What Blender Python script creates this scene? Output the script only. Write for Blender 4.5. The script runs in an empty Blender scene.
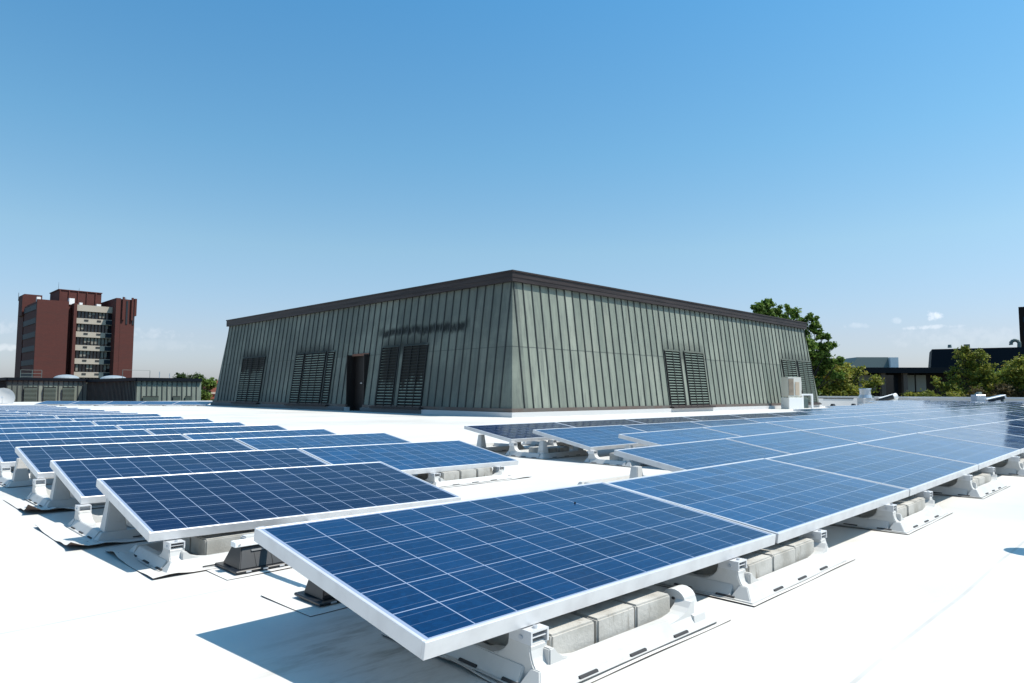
import bpy, bmesh, math, random
from mathutils import Vector, Matrix
rnd = random.Random(7)
R = math.radians
S = bpy.context.scene
COL = S.collection

# ------------------------------------------------------------------ camera, sky, sun, exposure
cd = bpy.data.cameras.new('camera'); cam = bpy.data.objects.new('camera', cd); COL.objects.link(cam)
YAW, PIT, ROL = 0.780740473, 0.0736909842, 0.00321277817
fw = Vector((math.sin(YAW)*math.cos(PIT), math.cos(YAW)*math.cos(PIT), math.sin(PIT)))
r0 = Vector((math.cos(YAW), -math.sin(YAW), 0)); u0 = r0.cross(fw)
rt = r0*math.cos(ROL) + u0*math.sin(ROL); up = u0*math.cos(ROL) - r0*math.sin(ROL)
M = Matrix((rt, up, -fw)).transposed().to_4x4(); M.translation = (-1.08380102, -1.38722090, 0.657556019)
cam.matrix_world = M
cd.sensor_width = 36; cd.sensor_fit = 'HORIZONTAL'; cd.lens = 684.9815/1024*36
cd.clip_start = 0.05; cd.clip_end = 8000
S.camera = cam

SUN_EL, SUN_AZ = R(61), R(140)            # azimuth clockwise from +Y
w = bpy.data.worlds.new('World'); S.world = w; w.use_nodes = True
nt = w.node_tree; N = nt.nodes; Lk = nt.links
bg = N['Background']
sky = N.new('ShaderNodeTexSky'); sky.sky_type = 'NISHITA'; sky.sun_disc = False
sky.sun_elevation = SUN_EL; sky.sun_rotation = SUN_AZ
sky.altitude = 0; sky.air_density = 1.0; sky.dust_density = 0.9; sky.ozone_density = 3.0
SKY_STR = 0.15
bg.inputs['Strength'].default_value = SKY_STR
# a few small fair-weather clouds low over the horizon (fixed directions in the sky)
tc = N.new('ShaderNodeTexCoord')
def vmath(op, a, b=None, val=None):
    n = N.new('ShaderNodeVectorMath'); n.operation = op
    Lk.new(a, n.inputs[0])
    if b is not None: Lk.new(b, n.inputs[1])
    if val is not None: n.inputs[1].default_value = val
    return n
def smath(op, a, b=None, c=None):
    n = N.new('ShaderNodeMath'); n.operation = op
    for i, v in enumerate((a, b, c)):
        if v is None: continue
        if hasattr(v, 'is_linked'): Lk.new(v, n.inputs[i])
        else: n.inputs[i].default_value = v
    return n.outputs[0]
gen = tc.outputs['Generated']
noi = N.new('ShaderNodeTexNoise'); noi.inputs['Scale'].default_value = 75; noi.inputs['Detail'].default_value = 7; noi.inputs['Roughness'].default_value = .62
Lk.new(gen, noi.inputs['Vector'])
def pix_dir(px, py):
    return (fw + rt*((px-512)/684.98) + up*((341.5-py)/684.98)).normalized()
total = None
for px, py, sx, sy, amt in ((933, 316, .010, .006, .42), (897, 320, .006, .005, .16), (855, 326, .018, .004, .12), (975, 336, .10, .012, .07), (5, 347, .022, .005, .22), (150, 345, .07, .008, .05), (930, 327, .035, .003, .25), (80, 330, .10, .010, .12)):
    d = pix_dir(px, py)
    side = d.cross(Vector((0, 0, 1))).normalized(); upv = side.cross(d)
    a = vmath('DOT_PRODUCT', gen, val=side).outputs['Value']; b = vmath('DOT_PRODUCT', gen, val=upv).outputs['Value']
    c = vmath('DOT_PRODUCT', gen, val=d).outputs['Value']
    a = smath('DIVIDE', a, sx); b = smath('DIVIDE', b, sy)
    rr = smath('ADD', smath('MULTIPLY', a, a), smath('MULTIPLY', b, b))
    rr = smath('ADD', rr, smath('MULTIPLY', smath('SUBTRACT', noi.outputs['Fac'], .5), 5.0))
    mm = N.new('ShaderNodeMapRange'); mm.interpolation_type = 'SMOOTHSTEP'
    Lk.new(rr, mm.inputs['Value']); mm.inputs['From Min'].default_value = 1.1; mm.inputs['From Max'].default_value = -.2
    m_ = smath('MULTIPLY', mm.outputs['Result'], amt)
    m_ = smath('MULTIPLY', m_, smath('GREATER_THAN', c, 0.5))
    total = m_ if total is None else smath('MAXIMUM', total, m_)
szz = N.new('ShaderNodeSeparateXYZ'); Lk.new(gen, szz.inputs[0])
cr = N.new('ShaderNodeValToRGB'); Lk.new(szz.outputs['Z'], cr.inputs['Fac'])
el = cr.color_ramp.elements; el[0].position = .0; el[0].color = (.46, .48, .62, 1); el[1].position = .56; el[1].color = (.29, .67, .75, 1)
for p_, c_ in ((.075, (.53, .505, .55, 1)), (.2, (.56, .635, .585, 1)), (.33, (.44, .67, .655, 1))):
    q_ = el.new(p_); q_.color = c_
tn_ = N.new('ShaderNodeMix'); tn_.data_type = 'RGBA'; tn_.blend_type = 'MULTIPLY'; tn_.inputs['Factor'].default_value = 1
Lk.new(sky.outputs['Color'], tn_.inputs['A']); Lk.new(cr.outputs['Color'], tn_.inputs['B'])
mixc = N.new('ShaderNodeMix'); mixc.data_type = 'RGBA'
Lk.new(total, mixc.inputs['Factor']); Lk.new(tn_.outputs['Result'], mixc.inputs['A'])
mixc.inputs['B'].default_value = (5.0, 5.0, 5.15, 1)
Lk.new(mixc.outputs['Result'], bg.inputs['Color'])

sd = bpy.data.lights.new('sun', 'SUN'); sun = bpy.data.objects.new('sun', sd); COL.objects.link(sun)
sd.energy = 3.9; sd.angle = R(.5); sd.color = (1, .94, .85)
sv = Vector((math.sin(SUN_AZ)*math.cos(SUN_EL), math.cos(SUN_AZ)*math.cos(SUN_EL), math.sin(SUN_EL)))
sun.rotation_euler = (-sv).to_track_quat('-Z', 'Y').to_euler()
sun.location = (0, 0, 40)
S.view_settings.view_transform = 'Standard'; S.view_settings.look = 'None'
S.view_settings.exposure = 0.80; S.view_settings.gamma = 1
S.view_settings.use_curve_mapping = False
S.render.engine = 'CYCLES'

# ------------------------------------------------------------------ helpers
def tag(o, label=None, cat=None, group=None, kind=None):
    if label: o['label'] = label
    if cat: o['category'] = cat
    if group: o['group'] = group
    if kind: o['kind'] = kind
    return o
def empty(name, loc=(0, 0, 0), rz=0, mat=None):
    o = bpy.data.objects.new(name, None); COL.objects.link(o); o.empty_display_size = .1
    if mat is not None: o.matrix_world = mat
    else: o.location = loc; o.rotation_euler = (0, 0, rz)
    return o
def link(name, me, parent=None, loc=(0, 0, 0)):
    o = bpy.data.objects.new(name, me); COL.objects.link(o); o.location = loc
    if parent: o.parent = parent
    return o
class MB:
    """collects vertices and faces (each with a material slot and a tone) into one mesh"""
    def __init__(s): s.v = []; s.f = []; s.m = []; s.t = []; s.b = []
    def face(s, pts, m=0, t=.5):
        i = len(s.v); s.v += [tuple(p) for p in pts]; s.f.append(tuple(range(i, i+len(pts)))); s.m.append(m); s.t.append(t)
    def mesh8(s, c, m=0, t=.5):   # 8 corners: 4 bottom ccw, 4 top ccw
        i = len(s.v); s.v += [tuple(p) for p in c]
        for f in ((3, 2, 1, 0), (4, 5, 6, 7), (0, 1, 5, 4), (1, 2, 6, 5), (2, 3, 7, 6), (3, 0, 4, 7)):
            s.f.append(tuple(i+k for k in f)); s.m.append(m); s.t.append(t)
    def box(s, x0, x1, y0, y1, z0, z1, m=0, t=.5):
        s.mesh8([(x0, y0, z0), (x1, y0, z0), (x1, y1, z0), (x0, y1, z0), (x0, y0, z1), (x1, y0, z1), (x1, y1, z1), (x0, y1, z1)], m, t)
    def frustum(s, x0, x1, y0, y1, z0, X0, X1, Y0, Y1, z1, m=0, t=.5):
        s.mesh8([(x0, y0, z0), (x1, y0, z0), (x1, y1, z0), (x0, y1, z0), (X0, Y0, z1), (X1, Y0, z1), (X1, Y1, z1), (X0, Y1, z1)], m, t)
    def bar(s, p, q, a, b=None, m=0, t=.5, upv=(0, 0, 1)):
        p = Vector(p); q = Vector(q); d = (q-p).normalized(); u_ = Vector(upv)
        if abs(d.dot(u_)) > .98: u_ = Vector((1, 0, 0))
        sx = d.cross(u_).normalized(); sy = sx.cross(d); b = a if b is None else b
        c = []
        for o in (p, q):
            for i, j in ((-1, -1), (1, -1), (1, 1), (-1, 1)): c.append(o + sx*(i*a/2) + sy*(j*b/2))
        s.mesh8([c[0], c[1], c[2], c[3], c[4], c[5], c[6], c[7]], m, t)
    def tube(s, p, q, r1, r2, n=10, m=0, t=.5, cap=True):
        p = Vector(p); q = Vector(q); d = (q-p).normalized(); u_ = Vector((0, 0, 1)) if abs(d.z) < .9 else Vector((1, 0, 0))
        sx = d.cross(u_).normalized(); sy = sx.cross(d); i = len(s.v)
        for o, r in ((p, r1), (q, r2)):
            for k in range(n):
                a = 2*math.pi*k/n; s.v.append(tuple(o + sx*(r*math.cos(a)) + sy*(r*math.sin(a))))
        for k in range(n):
            k2 = (k+1) % n; s.f.append((i+k, i+k2, i+n+k2, i+n+k)); s.m.append(m); s.t.append(t)
        if cap:
            s.f.append(tuple(i+k for k in reversed(range(n)))); s.m.append(m); s.t.append(t)
            s.f.append(tuple(i+n+k for k in range(n))); s.m.append(m); s.t.append(t)
    def prism(s, prof, axis, a, b, m=0, t=.5):
        """prof: list of 2D points; axis 'x': points are (y,z); 'y': points are (x,z)"""
        i = len(s.v); n = len(prof)
        for o in (a, b):
            for p in prof: s.v.append((o, p[0], p[1]) if axis == 'x' else (p[0], o, p[1]))
        for k in range(n):
            k2 = (k+1) % n; s.f.append((i+k, i+k2, i+n+k2, i+n+k)); s.m.append(m); s.t.append(t)
        s.f.append(tuple(i+k for k in reversed(range(n)))); s.m.append(m); s.t.append(t)
        s.f.append(tuple(i+n+k for k in range(n))); s.m.append(m); s.t.append(t)
    def mesh(s, name, mats, bevel=0, seg=2, smooth=False):
        me = bpy.data.meshes.new(name); me.from_pydata(s.v, [], s.f)
        for m in (mats if isinstance(mats, (list, tuple)) else [mats]): me.materials.append(m)
        me.polygons.foreach_set('material_index', s.m)
        at = me.attributes.new('tone', 'FLOAT', 'FACE'); at.data.foreach_set('value', s.t)
        bm = bmesh.new(); bm.from_mesh(me)
        bmesh.ops.recalc_face_normals(bm, faces=bm.faces)
        if bevel:
            eds = [e for e in bm.edges if len(e.link_faces) == 2 and e.calc_face_angle(0) > .4]
            bmesh.ops.bevel(bm, geom=eds, offset=bevel, segments=seg, affect='EDGES', clamp_overlap=True)
        bm.to_mesh(me); bm.free()
        if smooth:
            for p in me.polygons: p.use_smooth = True
        me.update(); return me
    def build(s, name, mats, parent=None, loc=(0, 0, 0), **k):
        return link(name, s.mesh(name, mats, **k), parent, loc)

# ------------------------------------------------------------------ materials
def newmat(name, col=(.5, .5, .5), rough=.6, metal=0.0, spec=.5):
    m = bpy.data.materials.new(name); m.use_nodes = True
    b = m.node_tree.nodes['Principled BSDF']
    b.inputs['Base Color'].default_value = (*col, 1); b.inputs['Roughness'].default_value = rough
    b.inputs['Metallic'].default_value = metal; b.inputs['Specular IOR Level'].default_value = spec
    return m
class NB:
    def __init__(s, m): s.m = m; s.t = m.node_tree; s.n = s.t.nodes; s.l = s.t.links; s.b = s.n['Principled BSDF']
    def new(s, ty, **k):
        n = s.n.new(ty)
        for a, v in k.items(): setattr(n, a, v)
        return n
    def put(s, v, sock):
        if hasattr(v, 'is_linked'): s.l.new(v, sock)
        else: sock.default_value = v
    def math(s, op, a, b=None, c=None):
        n = s.new('ShaderNodeMath', operation=op)
        for i, v in enumerate((a, b, c)):
            if v is not None: s.put(v, n.inputs[i])
        return n.outputs[0]
    def coord(s, which='Object'): return s.new('ShaderNodeTexCoord').outputs[which]
    def pos(s): return s.new('ShaderNodeNewGeometry').outputs['Position']
    def sep(s, v):
        n = s.new('ShaderNodeSeparateXYZ'); s.l.new(v, n.inputs[0]); return n.outputs
    def scale(s, v, k):
        n = s.new('ShaderNodeVectorMath', operation='MULTIPLY'); s.l.new(v, n.inputs[0]); n.inputs[1].default_value = k; return n.outputs[0]
    def noise(s, v, sc, det=4, rough=.55, dim='3D'):
        n = s.new('ShaderNodeTexNoise'); n.inputs['Scale'].default_value = sc; n.inputs['Detail'].default_value = det; n.inputs['Roughness'].default_value = rough
        if v is not None: s.l.new(v, n.inputs['Vector'])
        return n.outputs['Fac']
    def ramp(s, v, lo, hi, a=0., b=1.):
        n = s.new('ShaderNodeMapRange', interpolation_type='SMOOTHSTEP'); s.put(v, n.inputs['Value'])
        n.inputs['From Min'].default_value = lo; n.inputs['From Max'].default_value = hi
        n.inputs['To Min'].default_value = a; n.inputs['To Max'].default_value = b; return n.outputs['Result']
    def mix(s, f, a, b, mode='MIX'):
        n = s.new('ShaderNodeMix', data_type='RGBA', blend_type=mode); s.put(f, n.inputs['Factor'])
        for v, k in ((a, 'A'), (b, 'B')):
            if isinstance(v, tuple): v = (*v, 1) if len(v) == 3 else v
            s.put(v, n.inputs[k])
        return n.outputs['Result']
    def attr(s, name, typ='GEOMETRY'):
        n = s.new('ShaderNodeAttribute'); n.attribute_name = name; n.attribute_type = typ; return n.outputs['Fac']
    def color(s, c): s.l.new(c, s.b.inputs['Base Color'])
    def bump(s, h, st=.3, dist=.01):
        n = s.new('ShaderNodeBump'); n.inputs['Strength'].default_value = st; n.inputs['Distance'].default_value = dist
        s.l.new(h, n.inputs['Height']); s.l.new(n.outputs[0], s.b.inputs['Normal'])

MAT = {}
# white roof membrane: lapped seams, faint grime, brown runs of dirt
m = newmat('roof_membrane', (.8, .8, .79), .55); nb = NB(m); p = nb.pos(); x, y, z = nb.sep(p)
c = nb.mix(nb.ramp(nb.noise(p, .30, 6, .6), .42, .70), (.575, .563, .538), (.475, .462, .432))
c = nb.mix(nb.ramp(nb.noise(nb.scale(p, (1., 1.6, 1)), 2.4, 7, .7), .55, .80, 0, .5), c, (.40, .375, .33))
c = nb.mix(nb.ramp(nb.noise(p, 14., 4, .7), .60, .74, 0, .35), c, (.46, .44, .40))
yy = nb.math('ADD', y, nb.math('MULTIPLY', nb.noise(p, .6, 2), .05))
fr = nb.math('FRACT', nb.math('DIVIDE', nb.math('ADD', yy, .62), 2.3))
lapn = nb.ramp(nb.noise(nb.scale(p, (1.2, .1, 1)), 1.3, 4, .7), .35, .65, .25, 1.)
c = nb.mix(nb.math('MULTIPLY', nb.math('MULTIPLY', nb.math('LESS_THAN', fr, .006), lapn), .55), c, (.30, .285, .26))
c = nb.mix(nb.math('MULTIPLY', nb.math('MULTIPLY', nb.math('LESS_THAN', fr, .05), lapn), .22), c, (.47, .45, .41))
xx = nb.math('ADD', x, nb.math('MULTIPLY', nb.noise(p, .5, 2), .06)); fx = nb.math('FRACT', nb.math('DIVIDE', nb.math('ADD', xx, 1.9), 9.2))
c = nb.mix(nb.math('MULTIPLY', nb.math('MULTIPLY', nb.math('LESS_THAN', fx, .0012), lapn), .15), c, (.30, .285, .26))
# settled dirt patches near the front row where water stands
dx = nb.math('DIVIDE', nb.math('SUBTRACT', x, .55), .8); dy = nb.math('DIVIDE', nb.math('SUBTRACT', y, .55), .5)
rr = nb.math('ADD', nb.math('MULTIPLY', dx, dx), nb.math('MULTIPLY', dy, dy))
dm = nb.math('MULTIPLY', nb.ramp(rr, 1.2, .1), nb.ramp(nb.noise(nb.scale(p, (2.0, 7.0, 1)), 1.6, 6, .7), .42, .72, 0, .75))
c = nb.mix(dm, c, (.23, .19, .15))
st = nb.noise(nb.scale(p, (.5, 2.6, 1)), 1.1, 5, .65)
c = nb.mix(nb.ramp(st, .60, .82, 0, .3), c, (.5, .47, .42))
nb.color(c); nb.bump(nb.noise(p, 1.6, 5), .22, .03); MAT['roof'] = m
# panel cells
m = newmat('solar_cells', rough=.13); nb = NB(m); o = nb.coord('Object'); x, y, z = nb.sep(o)
U = nb.math('DIVIDE', nb.math('SUBTRACT', x, .024), .159); V = nb.math('DIVIDE', nb.math('SUBTRACT', y, .019), .159)
fu = nb.math('FRACT', U); fv = nb.math('FRACT', V)
du = nb.math('MINIMUM', fu, nb.math('SUBTRACT', 1., fu)); dv = nb.math('MINIMUM', fv, nb.math('SUBTRACT', 1., fv))
gap = nb.math('LESS_THAN', nb.math('MINIMUM', du, dv), .0125)
outr = nb.math('MAXIMUM', nb.math('MAXIMUM', nb.math('LESS_THAN', U, 0.), nb.math('GREATER_THAN', U, 12.)), nb.math('MAXIMUM', nb.math('LESS_THAN', V, 0.), nb.math('GREATER_THAN', V, 6.)))
f3 = nb.math('FRACT', nb.math('MULTIPLY', fv, 3.)); bus = nb.math('LESS_THAN', nb.math('ABSOLUTE', nb.math('SUBTRACT', f3, .5)), .022)
cmb = nb.new('ShaderNodeCombineXYZ'); nb.put(nb.math('FLOOR', U), cmb.inputs[0]); nb.put(nb.math('FLOOR', V), cmb.inputs[1])
oi = nb.new('ShaderNodeObjectInfo'); nb.put(nb.math('MULTIPLY', oi.outputs['Random'], 37.), cmb.inputs[2])
wn = nb.new('ShaderNodeTexWhiteNoise', noise_dimensions='3D'); nb.l.new(cmb.outputs[0], wn.inputs['Vector'])
vo = nb.new('ShaderNodeTexVoronoi'); vo.inputs['Scale'].default_value = 70; nb.l.new(o, vo.inputs['Vector'])
tone = nb.math('ADD', nb.math('MULTIPLY', wn.outputs['Value'], .55), nb.math('ADD', nb.math('MULTIPLY', nb.sep(vo.outputs['Color'])[0], .30), nb.math('MULTIPLY', nb.math('SUBTRACT', nb.noise(nb.scale(o, (1., 5., 1.)), 26., 3, .6), .5), .9)))
tint = nb.attr('["tint"]', 'OBJECT')
cA = nb.mix(tint, (.0014, .0062, .028), (.0003, .019, .072)); cB = nb.mix(tint, (.0036, .0115, .046), (.0006, .056, .175))
c = nb.mix(tone, cA, cB)
c = nb.mix(nb.math('MULTIPLY', bus, .24), c, (.20, .26, .36))
c = nb.mix(nb.math('MAXIMUM', gap, outr), c, (.22, .27, .37))
dust = nb.noise(o, 2.3, 5, .6)
c = nb.mix(nb.ramp(dust, .45, .8, .0, .02), c, (.4, .4, .38))
nb.color(c); nb.l.new(nb.ramp(tint, 0., 1., 1.25, 1.39), nb.b.inputs['IOR'])
nb.l.new(nb.ramp(dust, .3, .8, .06, .16), nb.b.inputs['Roughness']); MAT['cells'] = m
MAT['backsheet'] = newmat('backsheet', (.68, .68, .67), .6)
m = newmat('frame_aluminium', (.66, .67, .68), .4, .35); nb = NB(m)
nb.color(nb.mix(nb.ramp(nb.noise(nb.coord('Object'), 9, 4), .4, .75), (.60, .605, .615), (.52, .52, .53))); MAT['frame'] = m
m = newmat('white_plastic', (.66, .67, .67), .5); nb = NB(m); o = nb.pos()
c = nb.mix(nb.ramp(nb.noise(o, 7, 5, .65), .5, .8, 0, .5), (.49, .486, .472), (.35, .33, .295)); c = nb.mix(nb.ramp(nb.noise(nb.scale(o, (5, 5, 22)), 1., 6, .7), .56, .78, 0, .5), c, (.30, .27, .23)); nb.color(c); MAT['plastic'] = m
MAT['slot'] = newmat('dark_slot', (.03, .03, .032), .8)
m = newmat('concrete', (.42, .41, .38), .9); nb = NB(m); o = nb.pos()
c = nb.mix(nb.ramp(nb.noise(o, 5, 5, .6), .4, .7), (.42, .405, .375), (.29, .275, .245))
c = nb.mix(nb.ramp(nb.noise(nb.scale(o, (14, 14, 3)), 1., 5, .7), .57, .70, 0, .75), c, (.13, .11, .085))
nb.color(c); nb.bump(nb.noise(o, 90, 4), .4, .004); MAT['concrete'] = m
m = newmat('black_plastic', (.018, .019, .022), .42); nb = NB(m)
nb.color(nb.mix(nb.ramp(nb.noise(nb.pos(), 8, 4), .45, .8, 0, .6), (.007, .009, .013), (.022, .022, .023))); MAT['black'] = m
MAT['blackedge'] = newmat('brown_edge', (.07, .045, .035), .9)  # dark brown on the rim and underside of the membrane patches
MAT['zinc'] = newmat('galvanised_metal', (.55, .57, .6), .38, .7)
m = newmat('patina_copper', rough=.6, spec=.12); nb = NB(m); p = nb.pos(); px_, py_, pz_ = nb.sep(p)
tn = nb.attr('tone')
c = nb.mix(tn, (.152, .178, .150), (.25, .275, .232))
c = nb.mix(nb.ramp(nb.noise(nb.scale(p, (6, 6, .5)), 1., 6, .7), .40, .72, 0, .65), c, (.115, .13, .118))
c = nb.mix(nb.ramp(nb.noise(nb.scale(p, (1, 1, .35)), 1.3, 4), .52, .75, 0, .45), c, (.24, .245, .205))
sk = nb.noise(nb.scale(p, (3.2, 3.2, .16)), 1., 6, .72)
c = nb.mix(nb.ramp(sk, .50, .72, 0, .55), c, (.085, .095, .088))
# soot streak across the north-west wall and over the louvres
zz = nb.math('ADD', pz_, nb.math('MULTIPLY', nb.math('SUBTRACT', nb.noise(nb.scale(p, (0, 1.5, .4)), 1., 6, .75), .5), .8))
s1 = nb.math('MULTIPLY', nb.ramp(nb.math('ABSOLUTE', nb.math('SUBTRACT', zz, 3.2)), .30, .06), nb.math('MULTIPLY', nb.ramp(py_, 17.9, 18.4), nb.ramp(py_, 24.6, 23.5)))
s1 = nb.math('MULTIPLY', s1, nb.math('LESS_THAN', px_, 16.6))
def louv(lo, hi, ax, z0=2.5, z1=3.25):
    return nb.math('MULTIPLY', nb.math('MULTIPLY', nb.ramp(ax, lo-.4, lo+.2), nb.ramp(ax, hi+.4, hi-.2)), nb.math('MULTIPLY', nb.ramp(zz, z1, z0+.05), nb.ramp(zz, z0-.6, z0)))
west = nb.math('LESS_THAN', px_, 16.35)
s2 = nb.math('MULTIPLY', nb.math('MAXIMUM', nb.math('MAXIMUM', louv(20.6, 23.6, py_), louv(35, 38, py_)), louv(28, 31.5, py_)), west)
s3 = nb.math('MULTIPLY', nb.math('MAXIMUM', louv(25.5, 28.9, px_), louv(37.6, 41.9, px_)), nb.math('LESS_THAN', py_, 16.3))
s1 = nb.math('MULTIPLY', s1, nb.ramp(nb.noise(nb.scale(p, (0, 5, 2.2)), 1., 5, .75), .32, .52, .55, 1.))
west_shade = nb.math('MULTIPLY', west, nb.ramp(nb.noise(nb.scale(p, (.5, .5, .9)), .55, 5, .62), .30, .62, .12, .55))  # painted shade: west wall darkened in mottled patches to deepen its shadow side
c = nb.mix(west_shade, c, (.055, .066, .064))
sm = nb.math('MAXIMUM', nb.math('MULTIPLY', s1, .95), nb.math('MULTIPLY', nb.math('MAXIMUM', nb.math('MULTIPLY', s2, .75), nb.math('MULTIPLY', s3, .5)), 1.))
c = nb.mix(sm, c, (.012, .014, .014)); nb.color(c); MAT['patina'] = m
MAT['seam'] = newmat('dark_seam', (.028, .034, .032), .6)
m = newmat('louver_patina', (.17, .21, .185), .6, spec=.12); nb = NB(m); p = nb.pos(); px_, py_, pz_ = nb.sep(p)
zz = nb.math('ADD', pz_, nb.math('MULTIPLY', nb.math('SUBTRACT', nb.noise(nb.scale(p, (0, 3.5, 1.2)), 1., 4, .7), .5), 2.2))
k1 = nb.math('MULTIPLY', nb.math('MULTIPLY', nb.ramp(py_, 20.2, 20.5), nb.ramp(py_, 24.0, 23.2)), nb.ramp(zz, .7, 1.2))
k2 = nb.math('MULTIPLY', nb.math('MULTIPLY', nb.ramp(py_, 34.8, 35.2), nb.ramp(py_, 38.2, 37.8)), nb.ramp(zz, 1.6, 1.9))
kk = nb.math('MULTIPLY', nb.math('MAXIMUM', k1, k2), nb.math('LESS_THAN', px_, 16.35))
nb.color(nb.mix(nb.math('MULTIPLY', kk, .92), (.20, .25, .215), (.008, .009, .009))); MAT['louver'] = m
MAT['louverdark'] = newmat('louver_dark', (.008, .009, .009), .9)
m = newmat('brown_fascia', (.045, .035, .034), .5, spec=.2); nb = NB(m)
nb.color(nb.mix(nb.ramp(nb.noise(nb.scale(nb.pos(), (.6, .6, 12)), 1., 4), .4, .7), (.040, .031, .030), (.024, .019, .019))); MAT['fascia'] = m
m = newmat('copper_trim', rough=.6); nb = NB(m)
nb.color(nb.mix(nb.ramp(nb.noise(nb.pos(), 1.6, 5), .35, .7), (.095, .066, .054), (.10, .095, .085))); MAT['copper'] = m
MAT['curb'] = newmat('white_curb', (.50, .50, .50), .6)
MAT['flash'] = newmat('grey_flashing', (.10, .11, .115), .7)
MAT['dark'] = newmat('dark_door', (.008, .005, .004), .6)
MAT['rust'] = newmat('rusty_lintel', (.16, .07, .04), .7)
def brick(name, c1, c2, mort, sc=1.0):
    m = newmat(name, rough=.85); nb = NB(m); p = nb.pos(); x, y, z = nb.sep(p)
    cb = nb.new('ShaderNodeCombineXYZ'); nb.put(nb.math('ADD', x, y), cb.inputs[0]); nb.put(z, cb.inputs[1])
    b = nb.new('ShaderNodeTexBrick'); nb.l.new(cb.outputs[0], b.inputs['Vector']); b.inputs['Scale'].default_value = sc
    b.inputs['Color1'].default_value = (*c1, 1); b.inputs['Color2'].default_value = (*c2, 1); b.inputs['Mortar'].default_value = (*mort, 1)
    b.inputs['Mortar Size'].default_value = .012; b.inputs['Brick Width'].default_value = .45; b.inputs['Row Height'].default_value = .16
    c = nb.mix(nb.ramp(nb.noise(nb.scale(p, (.12, .12, .9)), 1., 5, .7), .4, .75, 0, .45), b.outputs['Color'], (.050, .018, .015))
    nb.color(c); return m
MAT['brick'] = brick('red_brick', (.092, .019, .014), (.074, .015, .012), (.075, .028, .022))
MAT['brick2'] = brick('orange_brick', (.24, .062, .035), (.20, .05, .03), (.2, .1, .07))
MAT['band'] = newmat('concrete_band', (.42, .37, .31), .8)
m = newmat('dark_window', (.012, .016, .022), .12); MAT['window'] = m
MAT['blueglass'] = newmat('blue_window', (.02, .032, .045), .5, spec=.06)
MAT['blind'] = newmat('pale_blind', (.20, .19, .165), .7)
MAT['darkroof'] = newmat('dark_metal_roof', (.006, .009, .014), .6, spec=.12)
MAT['darkwall'] = newmat('dark_brown_wall', (.02, .015, .014), .8, spec=.1)
MAT['column'] = newmat('brown_column', (.10, .075, .062), .8)
MAT['rtu'] = newmat('green_grey_metal', (.13, .17, .16), .6)
MAT['cream'] = newmat('cream_enamel', (.62, .60, .54), .5)
MAT['tan'] = newmat('tan_enamel', (.50, .40, .30), .6)
MAT['white'] = newmat('white_paint', (.78, .78, .77), .5)
MAT['dome'] = newmat('acrylic_dome', (.26, .29, .31), .3)
def leafmat(name, a, b, warm=None):
    m = newmat(name, rough=.6, spec=.3); nb = NB(m); t = nb.attr('tone')
    c = nb.mix(t, a, b)
    if warm: c = nb.mix(nb.ramp(t, .72, .95), c, warm)
    nb.color(c); nb.b.inputs['Subsurface Weight'].default_value = 0
    tr = nb.new('ShaderNodeBsdfTranslucent'); nb.l.new(c, tr.inputs['Color'])
    mx = nb.new('ShaderNodeMixShader'); mx.inputs[0].default_value = .38
    out = nb.n['Material Output']; nb.l.new(nb.b.outputs[0], mx.inputs[1]); nb.l.new(tr.outputs[0], mx.inputs[2]); nb.l.new(mx.outputs[0], out.inputs[0])
    return m
MAT['leaf'] = leafmat('leaf_green', (.038, .085, .016), (.16, .25, .045))
MAT['leafd'] = leafmat('leaf_dark', (.020, .042, .011), (.07, .115, .025))
MAT['leafy'] = leafmat('leaf_yellow', (.060, .090, .015), (.30, .325, .05), (.30, .24, .05))
MAT['leafb'] = leafmat('leaf_brown', (.04, .032, .018), (.12, .095, .04))
MAT['bark'] = newmat('bark', (.022, .018, .015), .9)
m = newmat('ground_grass', rough=.95); nb = NB(m)
nb.color(nb.mix(nb.ramp(nb.noise(nb.pos(), .03, 6), .4, .65), (.045, .065, .02), (.12, .115, .10))); MAT['ground'] = m
m = newmat('far_wood', rough=.95); nb = NB(m)
nb.color(nb.mix(nb.ramp(nb.noise(nb.pos(), .12, 6, .7), .35, .7), (.020, .042, .022), (.055, .085, .038))); nb.bump(nb.noise(nb.pos(), .25, 4), 1., 3); MAT['farwood'] = m

# ------------------------------------------------------------------ setting
ZR = -.21; ZG = -13.0
g = MB(); g.box(-4000, 4000, -4000, 4000, ZG-1, ZG)
tag(g.build('ground', MAT['ground']), kind='structure')
def zr(x, y):
    f = min(1, max(0, (y+.15)/2.3)); f = f*f*(3-2*f)
    return -.165 + f*(ZR+.165)
g = MB(); ys = [-16, -4, -1, -.15]+[-.15+2.3*k/12 for k in range(1, 13)]+[5, 20, 62]; xs = [-30, 60]
for a, b in zip(ys, ys[1:]): g.face([(-30, a, zr(0, a)), (60, a, zr(0, a)), (60, b, zr(0, b)), (-30, b, zr(0, b))])
for x_ in (-30, 60): g.face([(x_, y_, zr(0, y_)) for y_ in ys]+[(x_, 62, ZG+.02), (x_, -16, ZG+.02)])
g.face([(-30, -16, ZG+.02), (60, -16, ZG+.02), (60, -16, zr(0, -16)), (-30, -16, zr(0, -16))]); g.face([(-30, 62, ZG+.02), (60, 62, ZG+.02), (60, 62, ZR), (-30, 62, ZR)])
tag(g.build('roof', MAT['roof']), kind='structure')
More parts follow.
